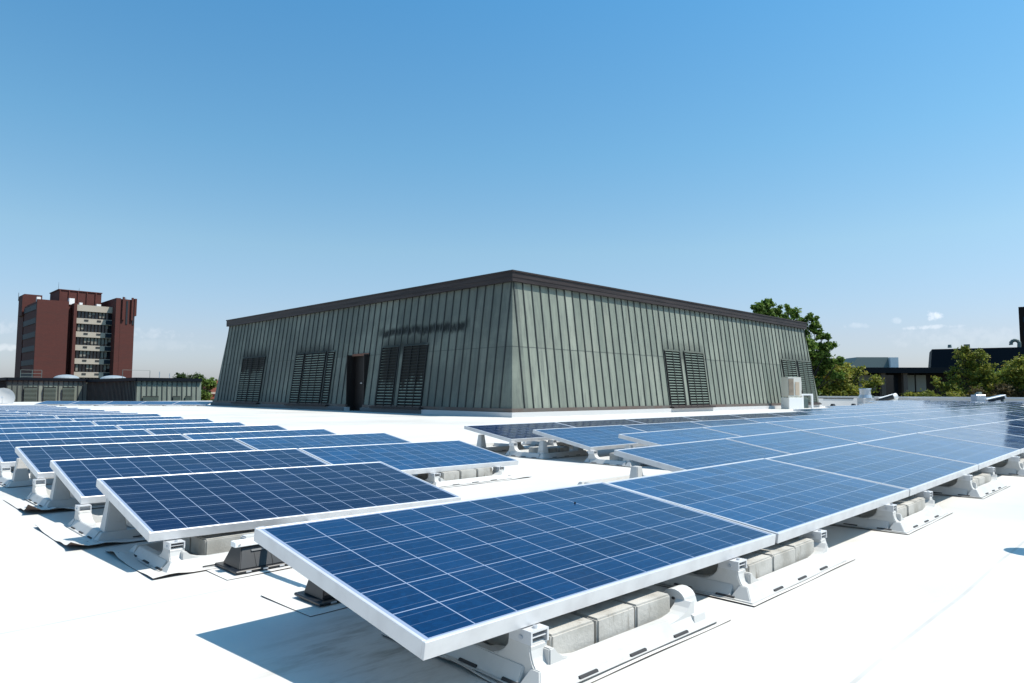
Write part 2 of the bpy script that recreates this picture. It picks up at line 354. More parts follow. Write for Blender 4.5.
# far wooded ridge seen between the buildings on the right
v = MB(); prev = None; n = 90
for i in range(n+1):
    a = R(52) + R(65)*i/n; rad = 620
    h = 15 + 5*math.sin(i*.31) + 3*math.sin(i*.83+1) + rnd.uniform(-1.3, 1.3)
    b = Vector((math.sin(a), math.cos(a), 0))
    cur = (b*(rad-60)+Vector((0, 0, ZG)), b*(rad-25)+Vector((0, 0, h*.55)), b*rad+Vector((0, 0, h)), b*(rad+120)+Vector((0, 0, ZG)))
    if prev:
        for k in range(3): v.face([prev[k], cur[k], cur[k+1], prev[k+1]])
    prev = cur
tag(v.build('hills', MAT['farwood']), kind='structure')
# parapet along the far right roof edge
v = MB(); v.box(59.4, 59.9, -15.9, 61.9, ZR, .27); v.box(59.3, 60.02, -15.98, 61.98, .272, .40, 1)
tag(v.build('parapet', [MAT['curb'], MAT['zinc']]), 'low white parapet with pale metal coping along far right roof edge', 'parapet')

# ------------------------------------------------------------------ metal clad penthouse
BX, BY = 15.5, 15.34; LX, LY = 26.7, 25.95
H0, H1 = .2, 4.62      # height of curb top and of the wall top, above z=0 reference ZR
SL = .6/4.7
SP = .46
class Face:
    """a battered wall: s along the wall from the near corner, h height above the roof, o out from the wall"""
    def __init__(s, kind): s.k = kind
    def __call__(s, a, h, o=0):
        ins = SL*h - o; z = ZR + h
        if s.k == 'W': return (BX+ins, BY+a, z)
        if s.k == 'S': return (BX+a, BY+ins, z)
        if s.k == 'E': return (BX+LX-ins, BY+a, z)
        if s.k == 'N': return (BX+a, BY+LY-ins, z)
def rib(mb, F, s, h0, h1, wd, dp, m=1):
    c = []
    for h in (h0, h1):
        c += [F(s-wd/2, h, -.01), F(s+wd/2, h, -.01), F(s+wd/2, h, dp), F(s-wd/2, h, dp)]
    mb.mesh8(c, m)
def clad_wall(F, L, holes=(), H0=H0, H1=4.9, mid=2.48, sp=SP, skip=()):
    mb = MB(); k = 0; s = 0.0; rr = random.Random(hash(F.k) % 1000 if False else {'W': 3, 'S': 4, 'E': 5, 'N': 6}[F.k])
    off = SL*H1 + .03; n = int(round((L-2*off)/sp)); sp = (L-2*off)/n; n += 2
    E_ = [0]+[off+k*sp for k in range(n-1)]+[L]
    for k in range(n):
        a, b = E_[k], E_[k+1]
        lo = H0
        for (ha, hb, hh) in holes:
            if b > ha+.01 and a < hb-.01: lo = hh
        for (q0, q1) in ((lo, max(mid, lo)), (max(mid, lo), H1)):
            if q1-q0 < .02: continue
            t = min(1, max(0, rr.gauss(.5, .22)))
            a0 = max(a, SL*q0); a1 = max(a, SL*q1); b0 = min(b, L-SL*q0); b1 = min(b, L-SL*q1)
            a1 = min(a1, b1); 
            if k == 0: a0, a1 = SL*q0, SL*q1
            if k == n-1: b0, b1 = L-SL*q0, L-SL*q1
            if k == 1 and False: pass
            b1 = max(b1, a1)
            mb.face([F(a0, q0), F(b0, q0), F(b1, q1), F(a1, q1)], 0, t)
        if k > 0:
            if not any(sa < a < sb for sa, sb in skip):
                hs = lo if not any(ha < a < hb for ha, hb, _ in holes) else [hh for ha, hb, hh in holes if ha < a < hb][0]
                ht = min(H1, a/SL - .02, (L-a)/SL-.02)
                rib(mb, F, a, hs, ht, .04, .036)
            else:
                ht = min(H1, a/SL-.02); rib(mb, F, a, 2.85, ht, .04, .036)
    c = []
    for h in (mid-.005, mid+.005): c += [F(SL*mid, h, -.01), F(L-SL*mid, h, -.01), F(L-SL*mid, h, .012), F(SL*mid, h, .012)]
    # lap joint, broken where the louvres stand
    segs = [(SL*mid, L-SL*mid)]
    for sa, sb in list(skip)+[(x[0], x[1]) for x in holes]:
        new = []
        for p0, p1 in segs:
            if sb <= p0 or sa >= p1: new.append((p0, p1))
            else:
                if sa > p0: new.append((p0, sa))
                if sb < p1: new.append((sb, p1))
        segs = new
    for p0, p1 in segs:
        mb.mesh8([F(p0, mid-.01, -.01), F(p1, mid-.01, -.01), F(p1, mid-.01, .006), F(p0, mid-.01, .006), F(p0, mid+.004, -.01), F(p1, mid+.004, -.01), F(p1, mid+.004, .006), F(p0, mid+.004, .006)], 1)
    return mb
bld = empty('metal_clad_building', (BX, BY, ZR))
tag(bld, 'large penthouse clad in green grey standing seam metal with dark brown fascia and louvers', 'building')
def child(mb, name, mats, root, **k):
    o = mb.build(name, mats, root, **k); o.matrix_parent_inverse = root.matrix_world.inverted() if False else Matrix.Translation(-Vector(root.location)); return o
W_L = [(20.47-BY, 22.05-BY, 3), (22.46-BY, 23.62-BY, 2), (27.66-BY, 28.18-BY, 1), (28.45-BY, 30.38-BY, 3), (30.58-BY, 31.42-BY, 1), (35.0-BY, 36.5-BY, 2), (36.6-BY, 37.85-BY, 2)]
S_L = [(25.48-BX, 26.65-BX, 2), (27.12-BX, 28.8-BX, 3), (37.65-BX, 39.4-BX, 3), (39.8-BX, 41.75-BX, 3)]
DOOR = (24.72-BY, 26.2-BY, 2.52)
FW, FS, FE, FN = Face('W'), Face('S'), Face('E'), Face('N')
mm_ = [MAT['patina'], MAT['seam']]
off_ = SL*4.9+.03; spW = (LY-2*off_)/round((LY-2*off_)/SP)
d0 = off_+round((DOOR[0]-off_)/spW)*spW; d1 = d0 + 3*spW
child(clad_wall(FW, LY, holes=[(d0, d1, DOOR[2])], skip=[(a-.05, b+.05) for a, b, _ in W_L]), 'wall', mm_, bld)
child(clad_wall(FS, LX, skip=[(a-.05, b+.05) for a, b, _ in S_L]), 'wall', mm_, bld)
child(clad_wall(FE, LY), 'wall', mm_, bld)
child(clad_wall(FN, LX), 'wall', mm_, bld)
def louver(F, a, b, cols, h0=.22, h1=2.75):
    mb = MB()
    mb.mesh8([F(a, h0, .004), F(b, h0, .004), F(b, h0, .010), F(a, h0, .010), F(a, h1, .004), F(b, h1, .004), F(b, h1, .010), F(a, h1, .010)], 1)
    w_ = (b-a)/cols
    for k in range(cols+1):
        s = a + k*w_; wd = .05 if k in (0, cols) else .045; m_ = 1
        mb.mesh8([F(s-wd/2, h0, .011), F(s+wd/2, h0, .011), F(s+wd/2, h0, .062), F(s-wd/2, h0, .062), F(s-wd/2, h1, .011), F(s+wd/2, h1, .011), F(s+wd/2, h1, .062), F(s-wd/2, h1, .062)], m_, .4)
    mb.mesh8([F(a-.035, h1+.001, .011), F(b+.035, h1+.001, .011), F(b+.035, h1+.001, .07), F(a-.035, h1+.001, .07), F(a-.035, h1+.05, .011), F(b+.035, h1+.05, .011), F(b+.035, h1+.05, .06), F(a-.035, h1+.05, .06)], 2, .4)
    nh = 21; ph = (h1-h0)/nh
    for i in range(nh):
        h = h0 + i*ph
        for k in range(cols):
            s0 = a+k*w_+.026; s1 = a+(k+1)*w_-.026
            mb.mesh8([F(s0, h+.026, .050), F(s1, h+.026, .050), F(s1, h+.036, .014), F(s0, h+.036, .014),
                      F(s0, h+.058, .054), F(s1, h+.058, .054), F(s1, h+.066, .016), F(s0, h+.066, .016)], 0)
    return mb
for F, LL in ((FW, W_L), (FS, S_L)):
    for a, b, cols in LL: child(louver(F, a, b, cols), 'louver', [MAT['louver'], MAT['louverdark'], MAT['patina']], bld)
# doorway: recessed dark door
mb = MB(); dx = .45
mb.box(BX+.02, BX+dx, BY+d0-.04, BY+d0-.002, ZR, ZR+DOOR[2]); mb.box(BX+.02, BX+dx, BY+d1+.002, BY+d1+.04, ZR, ZR+DOOR[2]); mb.box(BX+.3, BX+dx+.06, BY+d0-.04, BY+d1+.04, ZR+DOOR[2]+.003, ZR+DOOR[2]+.05)
child(mb, 'door_recess', MAT['dark'], bld)
mb = MB(); mb.box(BX+dx, BX+dx+.05, BY+d0, BY+d1, ZR+.02, ZR+DOOR[2]); mb.box(BX+dx-.012, BX+dx-.001, BY+d0+.1, BY+d1-.1, ZR+.3, ZR+1.0); mb.box(BX+dx-.012, BX+dx-.001, BY+d0+.1, BY+d1-.1, ZR+1.2, ZR+2.3)
do = child(mb, 'door', MAT['dark'], bld)
mb = MB(); mb.tube((BX+dx-.06, BY+d0+.75, ZR+1.25), (BX+dx, BY+d0+.75, ZR+1.25), .03, .03, 10); mb.bar((BX+dx-.06, BY+d0+.68, ZR+1.25), (BX+dx-.06, BY+d0+.82, ZR+1.25), .03)
h_ = mb.build('handle', MAT['zinc'], do)
mb = MB(); mb.mesh8([FW(d0, DOOR[2]-.05, .02), FW(d1, DOOR[2]-.05, .02), FW(d1, DOOR[2]-.05, .05), FW(d0, DOOR[2]-.05, .05), FW(d0, DOOR[2]+.06, .02), FW(d1, DOOR[2]+.06, .02), FW(d1, DOOR[2]+.06, .05), FW(d0, DOOR[2]+.06, .05)])
child(mb, 'lintel', MAT['rust'], bld)
# copper trim and white curb round the foot
def ringbox(mb, o, w_, z0, z1, m=0, gap=None):
    x0, x1, y0, y1 = BX-o, BX+LX+o, BY-o, BY+LY+o
    mb.box(x0, x1, y0, y0+w_, z0, z1, m); mb.box(x0, x1, y1-w_, y1, z0, z1, m)
    if gap:
        mb.box(x0, x0+w_, y0+w_, gap[0], z0, z1, m); mb.box(x0, x0+w_, gap[1], y1-w_, z0, z1, m)
    else: mb.box(x0, x0+w_, y0+w_, y1-w_, z0, z1, m)
    mb.box(x1-w_, x1, y0+w_, y1-w_, z0, z1, m)
mb = MB(); ringbox(mb, .02, .1, ZR+.17, ZR+.30, gap=(BY+d0, BY+d1)); child(mb, 'base_trim', MAT['copper'], bld)
mb = MB(); mb.box(BX-.13, BX-.101, 20.3, BY+d0, ZR, ZR+.166); mb.box(BX-.13, BX-.101, BY+d1, BY+LY, ZR, ZR+.166); child(mb, 'dark_flashing', MAT['flash'], bld)
mb = MB(); ringbox(mb, .10, .3, ZR, ZR+.168, gap=(BY+d0, BY+d1))
child(mb, 'curb', MAT['curb'], bld)
for a, b in ((25.35, 29.0), (37.5, 41.9)):
    mb = MB(); mb.box(a, b, BY-.22, BY-.025, ZR+.172, ZR+.25); child(mb, 'louver_sill', MAT['fascia'], bld)
for a, b in ((20.3, 23.8), (27.5, 31.6), (34.8, 38.1)):
    mb = MB(); mb.box(BX-.22, BX-.025, a, b, ZR+.172, ZR+.25); child(mb, 'louver_sill', MAT['fascia'], bld)
# fascia with top cap
e = SL*4.75 - .13; zt = 5.02
mb = MB()
def ring(mb, e0, e1, z0, z1, m=0):
    x0, x1, y0, y1 = BX+e0, BX+LX-e0, BY+e0, BY+LY-e0; d = e1-e0
    mb.box(x0, x1, y0, y0+d, z0, z1, m); mb.box(x0, x1, y1-d, y1, z0, z1, m); mb.box(x0, x0+d, y0+d, y1-d, z0, z1, m); mb.box(x1-d, x1, y0+d, y1-d, z0, z1, m)
ring(mb, e, e+.4, zt-.40, zt-.06); ring(mb, e-.03, e+.45, zt-.058, zt); ring(mb, e-.015, e+.2, zt-.25, zt-.235)
child(mb, 'fascia', MAT['fascia'], bld)
mb = MB(); mb.box(BX+e+.40, BX+LX-e-.40, BY+e+.40, BY+LY-e-.40, zt-.42, zt-.2); child(mb, 'flat_roof', MAT['roof'], bld)

# ------------------------------------------------------------------ distant buildings
def child0(mb, name, mats, root, **k): return mb.build(name, mats, root, **k)   # roots of these stand at the origin offset below
class Rooted:
    """collect parts given in world coordinates under an empty"""
    def __init__(s, name, loc, label, cat, group=None):
        s.o = empty(name, loc); tag(s.o, label, cat, group); s.off = -Vector(loc)
    def add(s, mb, name, mats, parent=None, **k):
        if parent is None: mb.v = [tuple(Vector(p)+s.off) for p in mb.v]; return mb.build(name, mats, s.o, **k)
        mb.v = [tuple(Vector(p)+s.off) for p in mb.v]; return mb.build(name, mats, parent, **k)

# lower metal clad wing beyond the left array
lb = Rooted('low_clad_building', (22, 90, ZG), 'low grey green seam clad wing with dark roof edge below the brick tower', 'building')
def seamwall(p, q, z0, z1, lean, sp=.5, seedv=1):
    """p,q: ground points left to right as seen from outside; lean: inward lean vector at the top"""
    mb = MB(); p = Vector(p); q = Vector(q); n = max(1, round((q-p).length/sp)); rr = random.Random(seedv); lean = Vector(lean)
    out = -lean.normalized()
    for k in range(n):
        a = p.lerp(q, k/n); b = p.lerp(q, (k+1)/n); t = min(1, max(0, rr.gauss(.5, .25)))
        A = Vector((a.x, a.y, z0)); B_ = Vector((b.x, b.y, z0)); C_ = Vector((b.x, b.y, z1))+lean; D_ = Vector((a.x, a.y, z1))+lean
        mb.face([A, B_, C_, D_], 0, t)
        mb.bar(A+out*.04, D_+out*.04, .05, .1, m=1)
    return mb
zb, ztop = -1.2, 2.02
seg = [((22.36, 80.0), (29.2, 80.0), (0, .16, 0)), ((22.36, 100.0), (22.36, 80.0), (.03, 0, 0)), ((13.9, 100.0), (22.36, 100.0), (0, .16, 0)), ((13.9, 122.0), (13.9, 100.0), (.03, 0, 0)), ((2.0, 122.0), (13.9, 122.0), (0, .16, 0))]
for i, (a, b, ln) in enumerate(seg):
    z_ = 2.02 if i < 2 else 2.15
    wob = lb.add(seamwall((*a, 0), (*b, 0), zb, z_-.2, ln, .52, i+3), 'wall', [MAT['patina'], MAT['seam']])
    mb = MB(); A = Vector((*a, z_-.1)); B_ = Vector((*b, z_-.1)); dr = (B_-A).normalized()
    mb.bar(A-dr*(-.1 if i % 2 else -.0)+Vector(ln)*.7, B_+Vector(ln)*.7, .5, .36)
    lb.add(mb, 'roof_edge', MAT['darkroof'])
mb = MB(); mb.box(22.8, 29.0, 80.4, 122, zb-9, 1.75); mb.box(14.4, 22.8, 100.5, 122, zb-9, 1.78); mb.box(29.0, 60, 80.6, 122, zb-11, -1.5)
lb.add(mb, 'flat_roof', MAT['darkroof'])
mb = MB(); mb.box(2.2, 58, 80.2, 125, ZG, zb-.02); lb.add(mb, 'lower_storey', MAT['brick2'])
for x0, x1 in ((23.0, 24.6), (26.1, 26.9), (27.4, 28.1)):
    mb = MB(); mb.box(x0, x1, 79.90, 79.97, -.75, .1, 0)
    for k in range(6): mb.box(x0, x1, 79.84, 79.895, -.70+k*.13, -.66+k*.13, 1)
    lb.add(mb, 'louver', [MAT['louverdark'], MAT['louver']])
for x0 in (15.6, 17.6, 19.6):
    mb = MB(); mb.box(x0, x0+1.3, 99.88, 99.97, -.9, 1.1, 0)
    for k in range(12): mb.box(x0, x0+1.3, 99.80, 99.875, -.86+k*.16, -.80+k*.16, 1)
    lb.add(mb, 'louver', [MAT['louverdark'], MAT['louver']])
# skylight domes and rails on that roof
def dome(name, loc, r, h, label):
    t = empty(name, loc); tag(t, label, 'skylight', 'skylight domes on the low clad wing')
    mb = MB(); mb.tube((0, 0, -.35), (0, 0, .1), r*1.05, r*1.05, 20); mb.build('base', MAT['zinc'], t)
    mb = MB(); pr = None
    for j in range(6):
        a = j/5*math.pi/2; rr_ = r*math.cos(a)*.98; zz_ = .1+h*math.sin(a)
        cur = [(rr_*math.cos(2*math.pi*k/20), rr_*math.sin(2*math.pi*k/20), zz_) for k in range(20)]
        if pr:
            for k in range(20): mb.face([pr[k], pr[(k+1) % 20], cur[(k+1) % 20], cur[k]])
        pr = cur
    mb.build('dome', MAT['dome'], t, smooth=True)
dome('skylight_dome', (20.6, 103, 2.10), 1.5, .55, 'left pale skylight dome on dark roof below brick tower')
dome('skylight_dome', (24.8, 98, 2.05), 1.6, .5, 'right pale skylight dome on dark roof below brick tower')
def rail(name, pts, z0, z1, label, mids=1):
    mb = MB()
    for i, p in enumerate(pts):
        mb.tube((*p, z0), (*p, z1), .03, .03, 6)
        if i:
            for k in range(mids+1):
                zz_ = z1-(z1-z0)*k/(mids+1)*.9; mb.tube((*pts[i-1], zz_), (*p, zz_), .02, .02, 6)
    tag(mb.build(name, MAT['rtu']), label, 'railing')
rail('roof_railing', [(15.4, 101.5), (16.6, 101.5), (17.6, 101.5)], 1.8, 3.2, 'thin metal guard rail at left on low clad wing roof', 2)
rail('roof_railing', [(25.0, 95), (28.2, 95)], 1.8, 3.3, 'thin pale gantry rail beside brick tower right stair shaft', 0)
mb = MB(); mb.tube((25.9, 84, 1.7), (25.9, 84, 2.9), .05, .05, 6); mb.tube((27.0, 84, 1.7), (27.0, 84, 2.7), .05, .05, 6); mb.box(25.6, 27.4, 83.6, 84.5, 1.7, 2.05)
tag(mb.build('roof_vent', MAT['zinc']), 'small pale vent unit with two pipes on low clad wing roof', 'roof vent')
# white dish at the left frame edge
mb = MB(); pr = None; c0 = Vector((6.9, 53.8, .15)); nrm = Vector((-.25, -.95, .12)).normalized(); sx = nrm.cross(Vector((0, 0, 1))).normalized(); sy = sx.cross(nrm)
ds = Rooted('satellite_dish', (6.9, 53.8, ZR), 'white satellite dish at left edge before the low clad wing', 'satellite dish')
for j in range(6):
    rr_ = .66*j/5; cen = c0 + nrm*(.18*(j/5)**2)
    cur = [cen+sx*rr_*math.cos(2*math.pi*k/24)+sy*rr_*math.sin(2*math.pi*k/24) for k in range(24)]
    if pr:
        for k in range(24): mb.face([pr[k], pr[(k+1) % 24], cur[(k+1) % 24], cur[k]])
    pr = cur
ds.add(mb, 'dish', MAT['curb'], smooth=True)
mb = MB(); mb.tube((6.95, 54.0, ZR), (6.95, 54.0, .2), .05, .05); mb.box(6.5, 7.4, 53.6, 54.4, ZR, ZR+.06); ds.add(mb, 'mast', MAT['zinc'])
mb = MB(); mb.tube(c0-sy*.5+nrm*.1, c0+nrm*.55, .02, .02, 6); mb.tube(c0+nrm*.5, c0+nrm*.62, .05, .05, 8); ds.add(mb, 'feed_arm', MAT['zinc'])

# brick tower
tw = Rooted('brick_tower', (52, 240, ZG), 'tall dark red brick tower block with banded windows and two stair shafts', 'building')
Y0 = 236.
mb = MB(); mb.box(40.0, 47.9, Y0, Y0+.98, ZG, 27.2); mb.box(40.92, 47.9, Y0+.985, Y0+20, ZG, 27.15); mb.box(48.0, 49.1, Y0+2.5, Y0+19, ZG, 26.0, 0); tw.add(mb, 'blank_block', MAT['brick'])
mb = MB(); mb.box(49.15, 49.95, Y0-.6, Y0+3, ZG, 26.8); tw.add(mb, 'brick_pier', MAT['brick'])
mb = MB(); mb.box(50.0, 60.2, Y0+2.2, Y0+20, ZG, 26.6, 0); tw.add(mb, 'core', MAT['darkwall'])
fh = 4.06
for i in range(9):
    z1 = 26.6 - i*fh
    mb = MB(); hb = 1.9 if i == 0 else 1.65
    mb.box(50.0, 60.2, Y0+.6, Y0+2.3, z1-hb, z1-.02); tw.add(mb, 'concrete_band', MAT['band'])
    mb = MB(); mb.box(50.0, 60.2, Y0+1.2, Y0+2.25, z1-fh+.005, z1-hb-.005, 0)
    for k in range(11): mb.box(50.45+k*.93, 50.60+k*.93, Y0+.9, Y0+1.19, z1-fh+.005, z1-hb-.005, 1)
    for k in range(10):
        if rnd.random() < .45: mb.box(50.66+k*.93, 51.34+k*.93, Y0+1.10, Y0+1.19, z1-fh+rnd.uniform(.3, 1.4), z1-hb-.05, 2)
    tw.add(mb, 'window_strip', [MAT['window'], MAT['darkwall'], MAT['blind']])
    if i:
        for px_ in (52.2, 55.6):
            mb = MB(); mb.box(px_, px_+1.1, Y0+.5, Y0+.59, z1-.85, z1-.35); tw.add(mb, 'air_conditioner', MAT['slot'])
        mb = MB(); mb.box(58.0, 60.1, Y0+.5, Y0+.59, z1-1.5, z1-.2); tw.add(mb, 'dark_panel', MAT['blueglass'])
mb = MB(); mb.box(59.7, 61.0, Y0-3, Y0+14, ZG, 29.2); mb.box(61.05, 65.0, Y0-3, Y0+14, ZG, 29.0)
for x_ in (61.4, 63.9): mb.box(x_, x_+.55, Y0-3.5, Y0-3.01, 22.5, 29.6)
mb.box(64.75, 65.4, Y0-3.4, Y0-1.0, 24, 29.4)
tw.add(mb, 'stair_shaft', MAT['brick'])
mb = MB()
for x_ in (62.5, 64.35): mb.box(x_, x_+.5, Y0-3.12, Y0-3.01, 21.2, 28.5)
tw.add(mb, 'slot_window', MAT['window'])
mb = MB(); mb.box(40.2, 44.9, Y0+21, Y0+30, ZG, 30.8); mb.box(39.7, 41.6, Y0+20.6, Y0+26, 24.0, 30.4)
tw.add(mb, 'stair_shaft', MAT['brick'])
mb = MB(); mb.box(40.3, 40.9, Y0+1, Y0+20, ZG, 26.6, 0)
for i in range(9): mb.box(40.15, 40.29, Y0+1.2, Y0+20, 24.4-i*fh, 26.0-i*fh, 1)
tw.add(mb, 'side_windows', [MAT['brick'], MAT['blueglass']])
mb = MB(); mb.box(46.4, 57.8, Y0+6, Y0+18, 26.7, 31.2); mb.box(46.2, 58.0, Y0+5.8, Y0+18.2, 31.203, 31.45)
for k in range(5): mb.box(46.5+k*2.4, 46.8+k*2.4, Y0+5.7, Y0+5.99, 27, 31.2)
tw.add(mb, 'roof_house', MAT['brick'])
mb = MB(); mb.box(48.6, 50.0, Y0+3.2, Y0+5, 26.7, 28.6); mb.box(51.5, 52.3, Y0+4, Y0+5, 26.7, 27.6); mb.box(56, 57.2, Y0+3.5, Y0+5, 26.7, 27.5)
mb.box(41.6, 42.6, Y0+10, Y0+11, 27.3, 29.0)
tw.add(mb, 'roof_unit', MAT['white'])
mb = MB()
for x_, h_ in ((47.0, 34.0), (52.5, 32.8)): mb.tube((x_, Y0+10, 31.6), (x_, Y0+10, h_), .05, .03, 6)
for x_, h_ in ((63.4, 30.6), (64.2, 30.4), (39.5, 31.6)): mb.tube((x_, Y0+(4 if x_ > 50 else 26), 29), (x_, Y0+(4 if x_ > 50 else 26), h_), .09, .06, 6)
tw.add(mb, 'antenna', MAT['slot'])

# orange brick building and trees glimpsed left of the penthouse
ob = Rooted('brick_building', (46, 113, ZG), 'small orange brick building glimpsed left of the metal penthouse', 'building')
mb = MB(); mb.box(41.1, 56, 110, 124, ZG, .2); ob.add(mb, 'wall', MAT['brick2'])
mb = MB(); mb.box(42.6, 56, 112, 124, .3, 2.4); ob.add(mb, 'upper_wall', MAT['brick2'])
mb = MB(); mb.box(40.9, 56.2, 109.8, 124.2, .203, .5); ob.add(mb, 'coping', MAT['band'])
for x_ in (41.9, 43.6):
    mb = MB(); mb.box(x_, x_+.7, 109.9, 109.98, -3.2, -.6); ob.add(mb, 'window', MAT['window'])

# low canopy building on the right (faces the camera, turned 45 degrees)
def rot_root(name, loc, rz, label, cat): return tag(empty(name, loc, rz), label, cat)
cb_ = rot_root('canopy_building', (104.5, 28.5, ZG), R(-48), 'low building with flat dark overhanging roof and brown columns behind the trees', 'building')
Zc = -ZG
def part(mb, name, mats, root, **k): return mb.build(name, mats, root, **k)
mb = MB(); mb.box(-9, 14, .5, 14, 0, Zc+3.4); part(mb, 'wall', MAT['darkwall'], cb_)
mb = MB(); mb.box(-7.5, 14, -1.5, 15, Zc+3.45, Zc+4.2); part(mb, 'canopy_roof', MAT['darkroof'], cb_)
for x_ in (-2.6, .35):
    mb = MB(); mb.box(x_-.28, x_+.28, -1.0, -.4, 0, Zc+3.44); part(mb, 'column', MAT['column'], cb_)
for x_, w__ in ((-5.3, 2.3), (1.1, 1.15), (2.45, 1.35)):
    mb = MB(); mb.box(x_, x_+w__, .38, .49, Zc+.9, Zc+3.2); part(mb, 'pale_panel', MAT['blind'], cb_)
mb = MB(); mb.box(-2.2, 0, .38, .49, Zc-.4, Zc+3.2); part(mb, 'glass_front', MAT['window'], cb_)
mb = MB(); mb.box(-8, 14, .2, .37, 0, Zc-.45); part(mb, 'brick_base', MAT['brick'], cb_)
mb = MB(); mb.frustum(-4.9, .6, 4, 8, Zc+4.2, -3.8, .6, 4.2, 8, Zc+5.9, 0); mb.box(.62, 1.75, 3.6, 8, Zc+4.2, Zc+5.85, 1); part(mb, 'roof_unit', [MAT['rtu'], MAT['white']], cb_)
# dark roofed hall at right
dh = rot_root('dark_roof_hall', (128.2, 22.9, ZG), R(-74), 'large dark navy roofed hall rising behind the trees at right', 'building')
mb = MB(); mb.frustum(-7.4, 26, 0, 12, Zc+3.9, -7.0, 25, .8, 11, Zc+7.9); part(mb, 'dark_roof', MAT['darkroof'], dh)
mb = MB(); mb.box(-7.2, 25.4, .4, 11.5, 0, Zc+3.88); part(mb, 'wall', MAT['darkwall'], dh)
for x_ in (-3.0, 1.0, 5.0, 9.0):
    mb = MB(); mb.box(x_, x_+1.6, .28, .39, Zc+1, Zc+3.4); part(mb, 'window', MAT['blueglass'], dh)
mb = MB(); mb.box(6.3, 7.6, -.12, .3, Zc+4.6, Zc+6.6); part(mb, 'skylight', MAT['blueglass'], dh)
mb = MB()
pts = [Vector((4.4+.55*math.cos(a), 3, Zc+8.6+.55*math.sin(a))) for a in [R(200-28*k) for k in range(8)]]
for a, b in zip(pts, pts[1:]): mb.tube(a, b, .27, .27, 10)
mb.tube((4.9, 3, Zc+7.9), pts[-1], .27, .27, 10)
part(mb, 'gooseneck_vent', MAT['rtu'], dh)
mb = MB(); mb.box(-2.4, -1.6, 3, 4, Zc+8.2, Zc+8.7); mb.tube((-4.4, 3, Zc+8.2), (-4.4, 3, Zc+8.7), .3, .25, 8); mb.box(7.2, 8.6, 3, 4, Zc+8.25, Zc+9.1); part(mb, 'roof_vent', MAT['rtu'], dh)
tb = rot_root('dark_tower', (245.0, 33.4, ZG), R(-84), 'dark brown tower cut by the right edge of the picture', 'building')
mb = MB(); mb.box(-2.5, 10, 0, 10, 0, 39.0); part(mb, 'wall', MAT['darkwall'], tb)
for k in range(6):
    mb = MB(); mb.box(-1.6, 6, -.12, -.01, 36-k*4.0-1.6, 36-k*4.0); part(mb, 'window', MAT['blueglass'], tb)

# ------------------------------------------------------------------ trees
def tree(name, base, height, lobes, leaf, mat, label, cat='tree', group=None, nleaf=2200, seed=1, trunk_r=.25, spread=1.0, lean=(0, 0)):
    """lobes: list of (dx,dy,z,r) relative to the base; leaves fill each lobe unevenly"""
    rr = random.Random(seed); t = empty(name, base); tag(t, label, cat, group)
    mb = MB(); top = Vector((lean[0], lean[1], height))
    pv = Vector((0, 0, 0)); pr_ = trunk_r
    for k in range(1, 6):
        q = top*(k/5)*.85 + Vector((rr.uniform(-.2, .2), rr.uniform(-.2, .2), 0)); r2 = trunk_r*(1-k/6.2)
        mb.tube(pv, q, pr_, r2, 8, cap=False); pv = q; pr_ = r2
    for (x, y, z, r) in lobes:
        a = top*(.25+.5*min(1, z/height)*rr.uniform(.7, 1)); b = Vector((x, y, z))
        mid = a.lerp(b, .5)+Vector((rr.uniform(-.3, .3), rr.uniform(-.3, .3), .2))
        mb.tube(a, mid, trunk_r*.38, trunk_r*.26, 6, cap=False); mb.tube(mid, b, trunk_r*.26, trunk_r*.08, 6, cap=False)
        for _ in range(3):
            e_ = b+Vector((rr.gauss(0, 1), rr.gauss(0, 1), rr.gauss(0, .8)))*r*.6
            mb.tube(mid.lerp(b, .7), e_, trunk_r*.12, trunk_r*.04, 5, cap=False)
    mb.build('trunk', MAT['bark'], t)
    mb = MB(); tot = sum(r**2 for *_, r in lobes)
    for (x, y, z, r) in lobes:
        nl = int(3.2*nleaf*r*r/tot)
        ncl = max(6, nl//40)
        lt = rr.uniform(-.16, .16)
        for _ in range(ncl):
            d = Vector((rr.gauss(0, 1), rr.gauss(0, 1), rr.gauss(0, .85))).normalized()*(rr.random()**.45)*r
            c_ = Vector((x, y, z))+Vector((d.x, d.y, d.z*.85)); cr = r*rr.uniform(.14, .30)*spread
            ct = rr.uniform(-.15, .15)
            for _ in range(nl//ncl):
                p = c_+Vector((rr.gauss(0, 1), rr.gauss(0, 1), rr.gauss(0, .7)))*cr
                nrm = Vector((rr.gauss(.25, 1), rr.gauss(-.25, 1), rr.gauss(.9, 1))).normalized()
                a = nrm.orthogonal().normalized(); b = nrm.cross(a); th = rr.uniform(0, 6.3)
                a, b = a*math.cos(th)+b*math.sin(th), b*math.cos(th)-a*math.sin(th)
                s_ = leaf*.82*rr.uniform(.5, 1.4)
                mb.face([p-a*s_, p+b*s_*.5, p+a*s_, p-b*s_*.5], 0, min(1, max(0, .5+lt+ct+rr.gauss(0, .2))))
    mb.build('crown', mat, t)
    return t
def blobs(seed, n, cx, cy, z0, z1, rad, r0_, r1_):
    rr = random.Random(seed); L = []
    for _ in range(n):
        a = rr.uniform(0, 6.28); q = rad*math.sqrt(rr.random()); f_ = rr.random()
        L.append((cx+q*math.cos(a), cy+q*math.sin(a), z0+(z1-z0)*f_, rr.uniform(r0_, r1_)*(1.05-.4*f_)))
    return L
def lat(dep_pt, right, z): return None
RV = Vector((.7105, -.7037, 0))            # direction lying across the view, for crowns spread sideways
